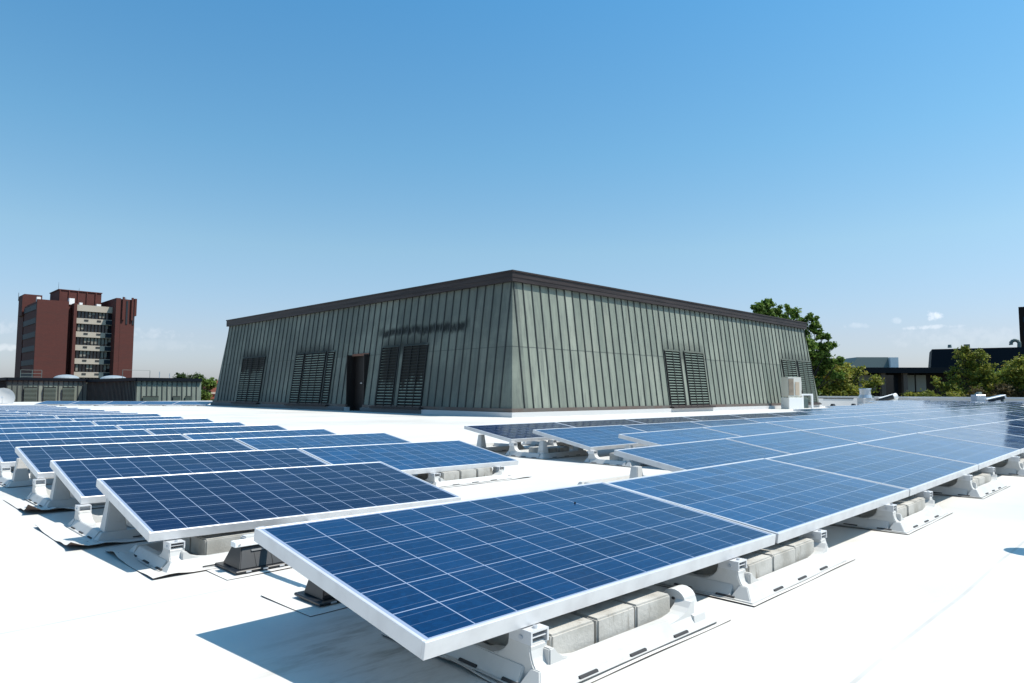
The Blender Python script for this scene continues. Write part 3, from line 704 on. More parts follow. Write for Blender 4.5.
def across(spec, jitter=.4, seed=0):
    rr = random.Random(seed); L = []
    for s_, z, r in spec:
        p = RV*s_; L.append((p.x+rr.uniform(-jitter, jitter)*2, p.y+rr.uniform(-jitter, jitter)*2, z, r))
    return L
# tall ragged tree behind the penthouse's far corner; base near (63.2, 25.6)
gz = -ZG
tree('tall_tree', (63.4, 25.6, ZG), gz+8.2, across([(-2.9, gz+8.6, .75), (-2.2, gz+9.0, .6), (-3.3, gz+7.9, .5), (-1.6, gz+8.0, .6), (-1.2, gz+7.2, .7), (-.6, gz+8.2, .6), (0.2, gz+7.2, .7), (0.9, gz+6.9, .6), (1.3, gz+6.2, .6), (-2.2, gz+6.9, .6),
     (2.1, gz+5.0, .6), (2.7, gz+4.3, .55), (3.1, gz+3.6, .55), (2.3, gz+3.4, .7), (3.5, gz+4.6, .35), (2.5, gz+2.7, .7), (2.2, gz+1.6, .8), (-.3, gz+7.6, .6), (.5, gz+7.7, .5), (-1.0, gz+8.6, .4), (1.6, gz+6.6, .45), (2.1, gz+5.9, .55), (1.9, gz+4.3, .6), (2.4, gz+5.0, .5), (3.0, gz+4.1, .5), (2.7, gz+3.5, .6), (3.3, gz+3.1, .5), (2.9, gz+2.3, .6), (1.2, gz+7.2, .45), (-1.8, gz+8.5, .5), (-2.6, gz+7.6, .5), (1.0, gz+4, 1.0), (0, gz+5, 1.0), (1.8, gz+.3, .9)], .5, 3), .20, MAT['leaf'],
     'tall ragged green tree rising behind far right corner of the penthouse', nleaf=7600, seed=11, trunk_r=.22, spread=.9)
tree('leafy_tree', (69.2, 24.9, ZG), gz+3.0, across([(-2.2, gz+2.1, 1.5), (-1.0, gz+2.8, 1.3), (.2, gz+3.1, 1.4), (1.2, gz+2.7, 1.3), (2.2, gz+2.5, 1.0), (2.8, gz+1.6, 1.0), (-1.6, gz+.2, 1.5), (0, gz+.4, 1.6), (1.6, gz+.2, 1.5), (2.6, gz-.4, 1.2), (-2.6, gz-.4, 1.4), (.6, gz+3.3, .7), (2.2, gz+2.9, .5), (0, gz-2, 2.2), (2.4, gz-2, 2.0), (-2.2, gz-2, 2)], .6, 5), .17, MAT['leafy'],
     'bushy olive green tree between penthouse and canopy building', nleaf=8200, seed=12, trunk_r=.25)
tree('leafy_tree', (86, 34.5, ZG), gz+3.2, across([(-3, gz+2.9, 1.7), (-1, gz+2.7, 1.6), (1.2, gz+2.2, 1.6), (-2, gz+.9, 2.0), (1, gz+.6, 2.0), (3, gz+1.0, 1.6), (0, gz-1.6, 2.6)], .8, 6), .22, MAT['leafd'],
     'darker green tree standing behind the bushy olive tree', nleaf=4200, seed=13, trunk_r=.3)
tree('leafy_tree', (69.7, 23.1, ZG), gz+1.0, across([(-.6, gz+1.1, .9), (.5, gz+.9, .9), (1.1, gz+.1, .9), (-.9, gz-.2, 1.1), (.4, gz-.6, 1.2), (0, gz-2, 1.6)], .5, 8), .15, MAT['leafy'],
     'small yellow green tree just left of the brown columns', nleaf=2600, seed=14, trunk_r=.16)
tree('autumn_tree', (79.5, 15.0, ZG), gz+4.0, across([(-.4, gz+5.0, .6), (.3, gz+4.5, .9), (1.2, gz+4.3, .9), (-1.1, gz+3.6, .8), (0, gz+3.5, 1.0), (1.5, gz+3.2, .9), (-1.8, gz+2.7, .9), (-.5, gz+2.4, 1.1), (1.0, gz+2.3, 1.1), (2.2, gz+2.2, .8), (-2.6, gz+1.7, .8), (-1.4, gz+1.3, 1.1), (.4, gz+1.2, 1.0), (1.8, gz+1.0, .9), (-2.4, gz+.4, 1.0), (-.9, gz+.0, 1.1), (1.2, gz+.0, 1.0), (2.6, gz+.6, .8), (0, gz-2, 1.6)], .5, 9), .16, MAT['leafy'],
     'thin yellow orange tree with dark trunk before the dark hall', nleaf=4200, seed=15, trunk_r=.2, spread=.75)
tree('leafy_tree', (80.4, 10.9, ZG), gz+3.2, across([(-.6, gz+3.4, 1.0), (.5, gz+3.6, 1.0), (1.6, gz+3.3, 1.0), (-1.4, gz+2.5, 1.1), (0, gz+2.3, 1.3), (1.5, gz+2.0, 1.3), (2.8, gz+2.4, 1.1), (-1.2, gz+1.2, 1.2), (.4, gz+.9, 1.3), (2.0, gz+.7, 1.3), (3.3, gz+1.0, 1.2), (1, gz-1.3, 2)], .5, 10), .16, MAT['leafy'],
     'full yellow green tree at right edge before the dark hall', nleaf=6200, seed=16, trunk_r=.22)
tree('brown_shrub', (77.6, 12.4, ZG), gz+.7, across([(-1.2, gz+.5, .8), (-.2, gz+.9, .9), (.9, gz+.6, .9), (2.0, gz+.5, .8), (-.6, gz-.3, 1.0), (.8, gz-.4, 1.1), (2.2, gz-.4, 1.0), (0, gz-2, 1.4)], .4, 17), .14, MAT['leafb'],
     'low reddish brown shrub crown under the trees at right', cat='shrub', nleaf=2600, seed=18, trunk_r=.12)
tree('brown_shrub', (75.5, 16.8, ZG), gz+.5, across([(-2.4, gz+.2, .7), (-1.4, gz+.3, .8), (-.3, gz+.2, .8), (.9, gz+.3, .7), (0, gz-1.4, 1.2)], .4, 19), .13, MAT['leafy'],
     'low green shrub crown at foot of the yellow orange tree', cat='shrub', nleaf=2200, seed=20, trunk_r=.12)
tree('leafy_tree', (84.0, 12.4, ZG), gz+2.8, across([(-2.0, gz+2.2, 1.3), (-.6, gz+2.6, 1.3), (1.0, gz+2.3, 1.3), (-1.4, gz+.8, 1.4), (.4, gz+.8, 1.5), (2.0, gz+1.2, 1.3), (0, gz-1, 2)], .6, 33), .17, MAT['leaf'],
     'green tree between the yellow orange tree and the right edge tree', nleaf=3000, seed=34)
# left of the penthouse
tree('conifer_tree', (47.5, 134, ZG), gz+4.6, across([(-2.0, gz+2.6, 1.1), (-2.4, gz+3.6, .8), (-1.2, gz+2.9, 1.0), (0, gz+3.2, 1.1), (1.2, gz+2.9, 1.0), (2.2, gz+2.3, 1.1), (0, gz+1, 2), (-2, gz+.6, 1.6), (2.2, gz+.4, 1.6)], .5, 21), .25, MAT['leafd'],
     'dark conifer tops above the low clad wing', nleaf=2600, seed=22)
tree('leafy_tree', (36.6, 101, ZG), gz+1.6, across([(-.6, gz+1.5, 1.0), (.5, gz+1.9, .9), (1.3, gz+1.5, .8), (-.3, gz+.2, 1.2), (.9, gz-.2, 1.2), (0, gz-1.8, 1.4), (.6, gz-3.2, 1.5)], .4, 23), .2, MAT['leaf'],
     'green tree between low clad wing and orange brick building', nleaf=2600, seed=24)

# ------------------------------------------------------------------ solar panels
PW, PD, FH = 1.956, .992, .046
mb = MB()      # frame: four bars with a narrow top lip
t_ = .012
mb.box(0, PW, 0, t_, -FH, 0); mb.box(0, PW, PD-t_, PD, -FH, 0); mb.box(0, t_, t_+.0002, PD-t_-.0002, -FH, 0); mb.box(PW-t_, PW, t_+.0002, PD-t_-.0002, -FH, 0)
mb.box(t_, PW-t_, t_, t_+.022, -FH, -FH+.003); mb.box(t_, PW-t_, PD-t_-.022, PD-t_, -FH, -FH+.003)
FRAME = mb.mesh('panel_frame', MAT['frame'], bevel=.0012, seg=1)
mb = MB(); mb.box(t_, PW-t_, t_, PD-t_, -.009, -.0025, 0)
GLASS = mb.mesh('panel_glass', [MAT['cells'], MAT['backsheet']])
for p_ in GLASS.polygons:
    if p_.normal.z < -.5: p_.material_index = 1
mb = MB(); mb.box(PW/2-.06, PW/2+.06, PD-.2, PD-.08, -.03, -.0095)
JBOX = mb.mesh('junction_box', MAT['black'])
def panel(low0, low1, high0, tint, label, group):
    """low0, low1: the two low corners, high0: the high corner over low0 (frame top)"""
    low0, low1, high0 = Vector(low0), Vector(low1), Vector(high0)
    x = (low1-low0).normalized(); y = high0-low0; y = (y-x*y.dot(x)).normalized(); z = x.cross(y)
    Mx = Matrix((x, y, z)).transposed().to_4x4(); Mx.translation = low0
    r_ = empty('solar_panel', mat=Mx); tag(r_, label, 'solar panel', group)
    link('frame', FRAME, r_); g_ = link('glass', GLASS, r_); g_['tint'] = float(tint); link('junction_box', JBOX, r_)
    return r_
ORD = ['first', 'second', 'third', 'fourth', 'fifth', 'sixth', 'seventh', 'eighth', 'ninth', 'tenth', 'eleventh', 'twelfth', 'thirteenth', 'fourteenth', 'fifteenth', 'sixteenth', 'seventeenth', 'eighteenth', 'nineteenth', 'twentieth', 'twenty-first', 'twenty-second', 'twenty-third', 'twenty-fourth', 'twenty-fifth']
GR, GL, GF = 'solar panels of the right array', 'solar panels of the left array', 'solar panels of the far cross row'
PITCHX = PW+.0155
def lerp(a, b, f): return tuple(Vector(a).lerp(Vector(b), f))
# measured junctions: row -> list of (low, high)
JR = {
 0: [((-.008, 0, .039), (-.003, .966, .178)), ((1.974, -.007, .027), (1.98, .954, .159)), ((3.952, -.003, .033), (3.96, .952, .161)), ((5.93, .004, .051), (5.938, .953, .179)), ((7.905, .014, .069), (7.913, .962, .197))],
 1: [((3.829, 1.313, -.005), (3.828, 2.29, .154)), ((5.802, 1.31, .007), (5.803, 2.286, .168)), ((7.774, 1.312, .022), (7.774, 2.29, .184))],
 2: [((5.68, 2.624, -.001), (5.68, 3.601, .157)), ((7.651, 2.64, .013), (7.652, 3.616, .173)), ((9.62, 2.655, .026), (9.619, 3.632, .187))],
 3: [((5.57, 3.953, -.015), (5.573, 4.924, .159)), ((7.541, 3.952, -.012), (7.544, 4.924, .158))],
 4: [((5.508, 5.271, .019), (5.513, 6.245, .164)), ((7.48, 5.27, .019), (7.484, 6.245, .164))]}
ends = {0: 10, 1: 9, 2: 12, 3: 16, 4: 20}
rown = ['front row', 'second row', 'third row', 'fourth row', 'fifth row', 'sixth row', 'seventh row', 'eighth row', 'ninth row', 'tenth row', 'eleventh row']
rows = {}
for k, J in JR.items():
    J = list(J); dl = Vector((PITCHX, 0, .006)) ; zcap = .06
    while len(J) < ends[k]+1:
        lo = Vector(J[-1][0])+Vector((PITCHX, 0, 0)); hi = Vector(J[-1][1])+Vector((PITCHX, 0, 0))
        J.append((tuple(lo), tuple(hi)))
    rows[k] = J
for k, x0 in ((5, 20.0), (6, 26.0), (7, 33.5), (8, 39.5), (9, 44.0), (10, 46.5)):
    y0 = 5.27+1.3155*(k-4); J = []
    for i in range(60):
        x_ = x0+i*PITCHX
        if x_ > 57.6: break
        J.append(((x_, y0, .005), (x_+.002, y0+.979, .154)))
    rows[k] = J
tintR = {(4, 0): .25, (3, 0): .7, (3, 1): .35, (4, 1): .1, (4, 2): .1, (4, 3): .15, (4, 4): .15, (3, 2): .3, (4, 5): .3}
for k, J in rows.items():
    n_ = len(J)-1
    for i in range(n_):
        lo0, hi0 = J[i]; lo1, hi1 = J[i+1]
        lo0 = Vector(lo0); lo1 = Vector(lo1); hi0 = Vector(hi0)
        ti = tintR.get((k, i), min(1.1, max(0, rnd.gauss(.92, .10))))
        if k == 0 and i == 0: ti = .45
        if k == 0 and i == 0: lab = 'nearest blue solar panel, left end of the front row, dark speck on its glass'
        else: lab = 'blue solar panel, %s from the left in the %s of the right array' % (ORD[i], rown[k])
        panel(lo0, lo1, hi0, ti, lab, GR)
# left array
JL = {
 1: [((.036, 2.209, -.021), (.035, 3.189, .146)), ((2.007, 2.2, -.054), (2.004, 3.181, .113))],
 2: [((.087, 3.701, -.022), (.084, 4.681, .14)), ((2.058, 3.678, -.037), (2.054, 4.659, .123)), ((4.032, 3.652, -.049), (4.027, 4.634, .114))],
 3: [((.115, 5.17, .004), (.113, 6.148, .152)), ((2.095, 5.17, -.008), (2.1, 6.146, .139)), ((4.07, 5.175, -.02), (4.072, 6.152, .126))]}
zl = {4: -.033, 5: -.032, 6: -.034, 7: -.018, 8: -.018, 9: .001, 10: -.011, 11: -.01, 12: -.008, 13: -.005, 14: -.005, 15: -.003, 16: 0, 17: 0}
for k in range(4, 18):
    y0 = 6.795+1.5237*(k-4); x0 = .112+.0245*(k-4)
    JL[k] = [((x0+j*1.9715, y0-.032*j, zl[k]), (x0+.015+j*1.9715, y0-.032*j+.978, zl[k]+.149)) for j in range(3)]
tintL = {(1, 0): .0, (2, 0): .08, (2, 1): .7, (3, 0): .05, (3, 1): .6, (4, 0): .15, (4, 1): .55, (5, 0): .45, (5, 1): .3}
for k, J in JL.items():
    for i in range(len(J)-1):
        ti = tintL.get((k, i), min(1, max(0, rnd.gauss(.6, .12))))
        if k == 1: lab = 'single navy solar panel forming the nearest row of the left array'
        else: lab = '%s solar panel of the %s counted back in the left array' % (('left', 'right')[i] + (' navy' if ti < .3 else ' blue'), rown[k-1] if k <= 11 else '%s row' % ORD[k-1])
        panel(J[i][0], J[i+1][0], J[i][1], ti, lab, GL)
# far cross row in front of the low clad wing, facing the camera
rx = Vector((.7105, -.7037, 0)); ry = Vector((.7037, .7105, 0))
far0 = Vector((-1.0838, -1.3872, 0)) + ry*39.5 + rx*(-17.55)
FARJ = []
for i in range(6):
    lo = far0 - rx*(PITCHX*i); FARJ.append(lo)
for i in range(5):
    lo1 = FARJ[i]; lo0 = FARJ[i+1]
    a = Vector((lo0.x, lo0.y, -.12)); b = Vector((lo1.x, lo1.y, -.12)); c_ = a + ry*.965 + Vector((0, 0, .17))
    panel(a, b, c_, .75, 'distant blue solar panel, %s from the right in the far cross row' % ORD[i], GF)

# ------------------------------------------------------------------ mounting bases
# base frame: y=0 is the low edge of the panel it carries, +y lies under that panel
def tray(mb, x0, x1, y0, y1, h=.062):
    """shallow white plastic tray with sloping walls, a rounded rim and a narrow foot"""
    t = .06; f = .03
    mb.frustum(x0-f, x1+f, y0-f, y0+t, .004, x0, x1, y0, y0+t-.025, h)
    mb.frustum(x0-f, x1+f, y1-t, y1+f, .004, x0, x1, y1-t+.025, y1, h)
    mb.frustum(x0-f, x0+t, y0+t+.001, y1-t-.001, .004, x0, x0+t-.025, y0+t+.001, y1-t-.001, h)
    mb.frustum(x1-t, x1+f, y0+t+.001, y1-t-.001, .004, x1-t+.025, x1, y0+t+.001, y1-t-.001, h)
    mb.box(x0+t, x1-t, y0+t, y1-t, .004, .016)
    mb.box(x0-.042, x1+.042, y0-.042, y1+.042, .002, .008)
def slots(mb, x0, x1, y0, y1):
    for k in (-.24, .0, .24):
        xm = (x0+x1)/2+k; mb.frustum(xm-.04, xm+.04, y0-.034, y0-.02, .0085, xm-.04, xm+.04, y0-.0305, y0-.02, .0155, 1)
        ym = (y0+y1)/2+k*.8; mb.frustum(x0-.034, x0-.02, ym-.04, ym+.04, .0085, x0-.0305, x0-.02, ym-.04, ym+.04, .0155, 1)
def lug_mesh(side, bare=False):
    """post at the end of the tray's front wall; flat outer face, concave flares to the wall tops"""
    mb = MB(); w_ = .072
    cv = [(.0, 1.0), (.018, .62), (.04, .36), (.07, .16), (.105, .04), (.13, .0)]     # flare: out, up fraction
    zt, zb = (.128 if not bare else .118), .058
    if bare: top = [(.0+.046*math.cos(R(a)), .112+.046*math.sin(R(a))) for a in range(180, -1, -20)]
    else: top = [(-.046, .145), (-.042, .152), (.042, .152), (.046, .145)]
    fr = [(-.046-.28*o_, zb+(zt-zb)*u_) for o_, u_ in reversed(cv)]     # toward the front
    bk = [(.046+o_, zb+(zt-zb)*u_) for o_, u_ in cv]
    prof = [(fr[0][0]-.004, .012)] + fr + top + bk + [(bk[-1][0]+.01, .012)]
    mb.prism(prof, 'x', -w_/2, w_/2)
    # flare inward along the wall
    s_ = -side
    a = [(s_*(w_/2+o_), zb+(zt-zb)*u_) for o_, u_ in cv]
    prof2 = [(s_*(w_/2-.02), .012), (s_*(w_/2-.02), zt)] + a + [(a[-1][0], .012)]
    mb.prism(prof2, 'y', -.072, -.012)
    if bare: mb.tube((-w_/2-.0015, .0, .116), (w_/2+.0015, .0, .116), .0075, .0075, 10, m=1)
    me = mb.mesh('lug', [MAT['plastic'], MAT['slot']], bevel=.005, seg=2)
    return me
LUGS = {(s_, b): lug_mesh(s_, b) for s_ in (-1, 1) for b in (False, True)}
def clamp_mesh():
    mb = MB(); y0, y1 = -.05, .04
    mb.box(-.036, -.030, y0, y1, .148, .197); mb.box(.030, .036, y0, y1, .148, .197); mb.box(-.0298, .0298, y0, y1, .190, .197)
    mb.box(-.0298, .0298, y0+.055, y0+.062, .153, .1895, 1); mb.box(-.0298, .0298, y0+.004, y0+.05, .170, .175)
    mb.tube((-.040, -.01, .168), (-.0365, -.01, .168), .008, .008, 8, m=1); mb.tube((.0365, -.01, .168), (.040, -.01, .168), .008, .008, 8, m=1)
    mb.tube((0, -.03, .198), (0, -.03, .206), .007, .007, 8, m=1)
    return mb.mesh('clamp', [MAT['frame'], MAT['zinc']])
CLAMP = clamp_mesh()
TR = {}
def tray_mesh(L, y0, y1):
    key = (round(L, 3), y0, y1)
    if key not in TR:
        mb = MB(); tray(mb, -L/2, L/2, y0, y1); a = mb.mesh('tray', [MAT['plastic'], MAT['slot']], bevel=.006, seg=2)
        mb = MB(); slots(mb, -L/2, L/2, y0, y1); b = mb.mesh('slots', [MAT['plastic'], MAT['slot']])
        bm = bmesh.new(); bm.from_mesh(a); bm.from_mesh(b); bm.to_mesh(a); bm.free(); bpy.data.meshes.remove(b)
        TR[key] = a
    return TR[key]
mb = MB(); mb.frustum(-.065, .065, -.06, .06, .012, -.034, .034, -.034, .034, 1.0); TOWER = mb.mesh('tower', MAT['plastic'], bevel=.006, seg=2)
def base(x, y, ztop, where, kind='F', bare=(), tow=None, rz=0, lugs=(-.4, .4), zg=None):
    """ztop: height of the frame underside above the roof at the low edge; tow: height of the two towers, if any"""
    zg = zr(x, y) if zg is None else zg
    t = empty('mounting_base', (x, y, zg+.004), rz); tag(t, 'white plastic mounting base ' + where, 'mounting base', 'white mounting bases under the panels')
    k = (ztop-.004)/.197; L = .83 if not lugs else (lugs[1]-lugs[0])+.075
    y0, y1 = (-.085, .46) if kind == 'F' else (-.58, .07)
    a = tray_mesh(L, y0, y1)
    tr = link('tray', a, t); tr.scale = (1, 1, min(1.1, k*1.15))
    for i, lx in enumerate(lugs):
        bb = i in bare
        l = link('lug', LUGS[(-1 if i == 0 else 1, bb)], t, (lx, -.02 if bb else 0, 0)); l.scale = (1, 1, k)
        if kind == 'M': l.rotation_euler = (0, 0, math.pi); l.data = LUGS[(1 if i == 0 else -1, bb)]
        if not bb: link('clamp', CLAMP, l)
    if tow:
        for lx in (-.36, .36):
            w_ = link('tower', TOWER, t, (lx, -.51, 0)); w_.scale = (1, 1, tow)
    return t
BLK = {}
def block(x, y, z, sx, sy, sz, label, rz=0):
    key = (sx, sy, sz)
    if key not in BLK:
        mb = MB(); mb.box(-sx/2, sx/2, 0, sy, 0, sz); BLK[key] = mb.mesh('concrete_block', MAT['concrete'], bevel=.006, seg=2)
    o = link('concrete_block', BLK[key], None, (x, y, z)); o.rotation_euler = (0, 0, rz)
    return tag(o, label, 'concrete block', 'concrete ballast blocks in the mounting bases')
def sheet(x, y, x0, x1, y0, y1, label, curl=None, rz=0):
    """thin loose membrane patch under a base; curl: list of (corner x, corner y, radius, lift)"""
    mb = MB(); nx, ny = 30, 24; th = .0022
    def P(i, j):
        px_ = x0+(x1-x0)*i/nx; py_ = y0+(y1-y0)*j/ny; z = .0010+.0016*(1+math.sin(px_*9+py_*7+x*3))*(1 if (j < 2 or i < 2) else .5)
        z += zr(x+px_, y+py_)-zr(x, y)
        for cx, cy, rd, lf in (curl or ()):
            d = math.hypot(px_-cx, py_-cy)
            if d < rd: z += lf*(1-d/rd)**1.5*(1+.35*math.sin(px_*31+py_*23))
        return px_, py_, z
    for i in range(nx):
        for j in range(ny):
            a, b, c_, d = P(i, j), P(i+1, j), P(i+1, j+1), P(i, j+1)
            mb.face([(q[0], q[1], q[2]+th) for q in (a, b, c_, d)], 0); mb.face([d, c_, b, a], 1)
    for i in range(nx):
        for j in (0, ny):
            a, b = P(i, j), P(i+1, j); mb.face([a, b, (b[0], b[1], b[2]+th), (a[0], a[1], a[2]+th)], 1)
    for j in range(ny):
        for i in (0, nx):
            a, b = P(i, j), P(i, j+1); mb.face([a, b, (b[0], b[1], b[2]+th), (a[0], a[1], a[2]+th)], 1)
    me = mb.mesh('membrane_patch', [MAT['roof'], MAT['blackedge']])
    o = link('membrane_patch', me, None, (x, y, zr(x, y))); o.rotation_euler = (0, 0, rz)
    return tag(o, label, 'membrane patch', 'loose white membrane patches under the mounting bases')
# front row of the right array
seams = [(.752, 'under the nearest panel, first of the front row', (1,)), (1.99, 'under seam of first and second front row panels', ()), (3.90, 'under seam of second and third front row panels', ()), (5.86, 'under seam of third and fourth front row panels', ()), (7.86, 'under seam of fourth and fifth front row panels', ())]
for i, (bx_, wh, bare) in enumerate(seams):
    jj = min(3, int((bx_)/1.976)); f_ = (bx_-jj*1.976)/1.976
    zlow = JR[0][jj][0][2]*(1-f_)+JR[0][jj+1][0][2]*f_
    rz_ = R((-1.2, 0, .4, 0, 0)[i]); sp_ = (.75, .84, .80, .84, .80)[i]/2
    base(bx_, .012, zlow-FH-zr(0, 0), wh, 'F', bare=bare, rz=rz_, lugs=(-sp_, sp_))
    sheet(bx_, .012, -sp_-.09, sp_+.15, -.140, .62, 'thin white membrane patch beneath the base ' + wh, rz=rz_, curl=[(-sp_-.1, .25, .2, .015)] if i == 0 else None)
    for q, nm in enumerate(('left', 'middle', 'right')):
        w_ = (2*sp_-.13)/3
        block(bx_-sp_+.075+w_*(q+.5)-.02+rnd.uniform(-.004, .004), -.034+rnd.uniform(0, .014), zr(0, 0)+.021, w_-.012, .395, .098, '%s grey concrete block in the base ' % nm + wh, rz=rz_+R(rnd.uniform(-1.2, 1.2)))
# left array: the front base of the nearest row and of the second row's right panel
base(.53, 2.21, -.028-FH-zr(.5, 2.2), 'at left end of the nearest left array row', 'F', lugs=(-.38, .38))
sheet(.53, 2.21, -.52, .56, -.16, .62, 'curled white membrane patch under the nearest left array base', curl=[(-.42, -.16, .30, .010), (-.52, .45, .25, .02)])
block(.50, 2.20, zr(0, 2.2)+.021, .40, .20, .098, 'smooth grey concrete block under the nearest left array panel')
block(.50, 2.41, zr(0, 2.4)+.021, .40, .20, .098, 'smooth grey block behind another under the nearest left array panel')
base(3.32, 3.66, -.043-FH-ZR, 'under right panel of the second left array row', 'F', lugs=(-.41, .41))
sheet(3.32, 3.66, -.56, .72, -.17, .62, 'white membrane patch under right panel of the second left array row', curl=[(.72, -.17, .3, .008)])
for q, nm in enumerate(('left', 'middle', 'right')):
    block(3.32-.225+q*.215, 3.63, ZR+.021, .20, .40, .098, '%s mossy concrete block under right panel of the second left array row' % nm)
# mid bases, between one row and the next: they carry a low edge on lugs and the row before on towers
def mid(x, y, low, towz, where, nb_=2):
    base(x, y, low, where, 'M', tow=towz)
    for q in range(nb_):
        block(x-.12+q*.24, y-.47, zr(x, y)+.021, .20, .36, .098, '%s concrete block in the base %s' % (('left', 'right')[q], where))
mid(.50, 3.69, -.024-FH-ZR, .242, 'between first and second left array rows, left end')
sheet(.50, 3.69, -.62, .62, -.72, .20, 'curled white membrane patch between first and second left array rows', curl=[(-.62, -.72, .42, .035), (-.62, .2, .3, .02)])
mid(.53, 5.17, .002-FH-ZR, .246, 'between second and third left array rows, left end')
sheet(.53, 5.17, -.60, .62, -.76, .20, 'rolled white membrane patch between second and third left array rows', curl=[(-.60, -.76, .42, .055)])
mid(.55, 6.79, -.034-FH-ZR, .245, 'between third and fourth left array rows, left end')
mid(.57, 8.31, -.034-FH-ZR, .225, 'between fourth and fifth left array rows, left end')
mid(2.05, 5.165, -.006-FH-ZR, .225, 'between second and third left array rows, middle')
# right array left ends
base(4.42, 1.312, -.003-FH-zr(4, 1.3), 'at left end of the second right array row', 'F')
base(5.82, 1.312, .008-FH-zr(4, 1.3), 'under first seam of the second right array row', 'F')
mid(6.10, 2.63, .001-FH-ZR, .235, 'at left end of the third right array row')
mid(6.02, 3.955, -.014-FH-ZR, .24, 'at left end of the fourth right array row')
mid(5.95, 5.275, .018-FH-ZR, .228, 'at left end of the fifth right array row')
base(4.12, 2.52, .19, 'behind the second right array row, left end', 'M', tow=.245, lugs=())
base(5.97, 6.50, .19, 'behind the fifth right array row, left end', 'M', tow=.25, lugs=())
base(7.50, 6.50, .19, 'behind the fifth right array row, first seam', 'M', tow=.25, lugs=())
for i in range(5):   # far cross row
    p_ = FARJ[i]-rx*(PITCHX*.5)
    base(p_.x, p_.y, .06, 'of the far cross row, %s from the right' % ORD[i], 'F', rz=R(-44.7), lugs=(-.4, .4))
    for q, nm in enumerate(('left', 'right')):
        c_ = p_+rx*(-.2+.4*q)-ry*.03
        block(c_.x, c_.y, ZR+.021, .3, .38, .035, '%s block in the far cross row base %s from the right' % (nm, ORD[i]), rz=R(-44.7))

# black plastic feet between the arrays, with a strut from one to the other
def black_foot(x, y, ln, dp, h, label, cap=False, strip=False):
    zg = zr(x, y)
    t = empty('black_foot', (x, y, zg+.006)); tag(t, label, 'mounting foot', 'black plastic feet beside the nearest panel')
    mb = MB(); mb.box(-.028, ln+.028, -.026, dp+.026, .003, .015)
    mb.build('flange', MAT['black'], t, bevel=.003, seg=1)
    mb = MB()
    for k in range(6): mb.box(.02+k*ln/6, .045+k*ln/6, -.029, -.0262, .005, .012)
    mb.build('flange_slots', MAT['zinc'], t)
    i = .03; j = dp*.27
    mb = MB(); mb.frustum(0, ln, 0, dp, .015, i, ln-i, j, dp-j, h)
    for k in range(1, 6):      # moulded ribs on the front face
        xx = ln*k/6; mb.mesh8([(xx-.004, -.004, .015), (xx+.004, -.004, .015), (xx+.004, .004, .015), (xx-.004, .004, .015), (xx-.004, j-.004, h-.006), (xx+.004, j-.004, h-.006), (xx+.004, j+.004, h-.006), (xx-.004, j+.004, h-.006)])
    mb.build('body', MAT['black'], t, bevel=.004, seg=2)
    if strip:
        f = lambda z: j*(z-.015)/(h-.015)
        mb = MB(); z0, z1 = h*.74, h*.80
        mb.mesh8([(.07, f(z0)-.007, z0), (.17, f(z0)-.007, z0), (.17, f(z0)-.001, z0), (.07, f(z0)-.001, z0), (.07, f(z1)-.007, z1), (.17, f(z1)-.007, z1), (.17, f(z1)-.001, z1), (.07, f(z1)-.001, z1)])
        mb.build('raised_strip', MAT['grey'], t)
    if cap:
        mb = MB(); mb.box(-.012, ln+.012, j-.022, j+.03, h-.004, h+.022)
        mb.tube((.01, j-.028, h+.009), (.01, j-.0222, h+.009), .006, .006, 8, m=1); mb.tube((ln-.03, j-.028, h+.009), (ln-.03, j-.0222, h+.009), .006, .006, 8, m=1)
        mb.build('bracket', [MAT['white'], MAT['slot']], t, bevel=.003, seg=1)
        mb = MB(); mb.box(.06, ln-.02, j+.031, dp-j, h+.001, h+.03); mb.build('top_block', MAT['plastic'], t, bevel=.006, seg=2)
    return t
MAT['grey'] = newmat('grey_strip', (.12, .125, .13), .6)
black_foot(.335, 1.872, .50, .20, .118, 'larger black plastic foot with white bracket before the nearest left array panel', True, True)
black_foot(.345, 1.115, .32, .16, .155, 'smaller black tapered foot under high edge of the nearest panel')
zs = zr(.5, 1.5)
mb = MB(); mb.bar((.50, 2.02, zs+.165), (.50, 1.0, zs+.172), .03, .02)
tag(mb.build('strut', MAT['frame']), 'thin aluminium strut running between the two black feet', 'strut')
sheet(.49, 1.95, -.24, .60, -.145, .25, 'white membrane patch under the larger black foot')
sheet(.49, 1.2, -.25, .50, -.18, .24, 'white membrane patch under the smaller black foot', curl=[(.25, -.18, .2, .015)])
# speck on the nearest panel
mb = MB(); 
for (dx_, dy_, dz_, r_) in ((0, 0, .006, .008), (.012, 0, .007, .006), (-.01, .002, .006, .007)): mb.tube((dx_-.006, dy_, dz_), (dx_+.006, dy_, dz_), r_, r_*.6, 8)
o_ = mb.build('beetle', MAT['slot']); o_.location = (1.44, .735, .1335); o_.scale = (.6, .6, .6); o_.rotation_euler = (R(8), 0, R(50))
tag(o_, 'small dark beetle on the glass of the nearest panel', 'insect')

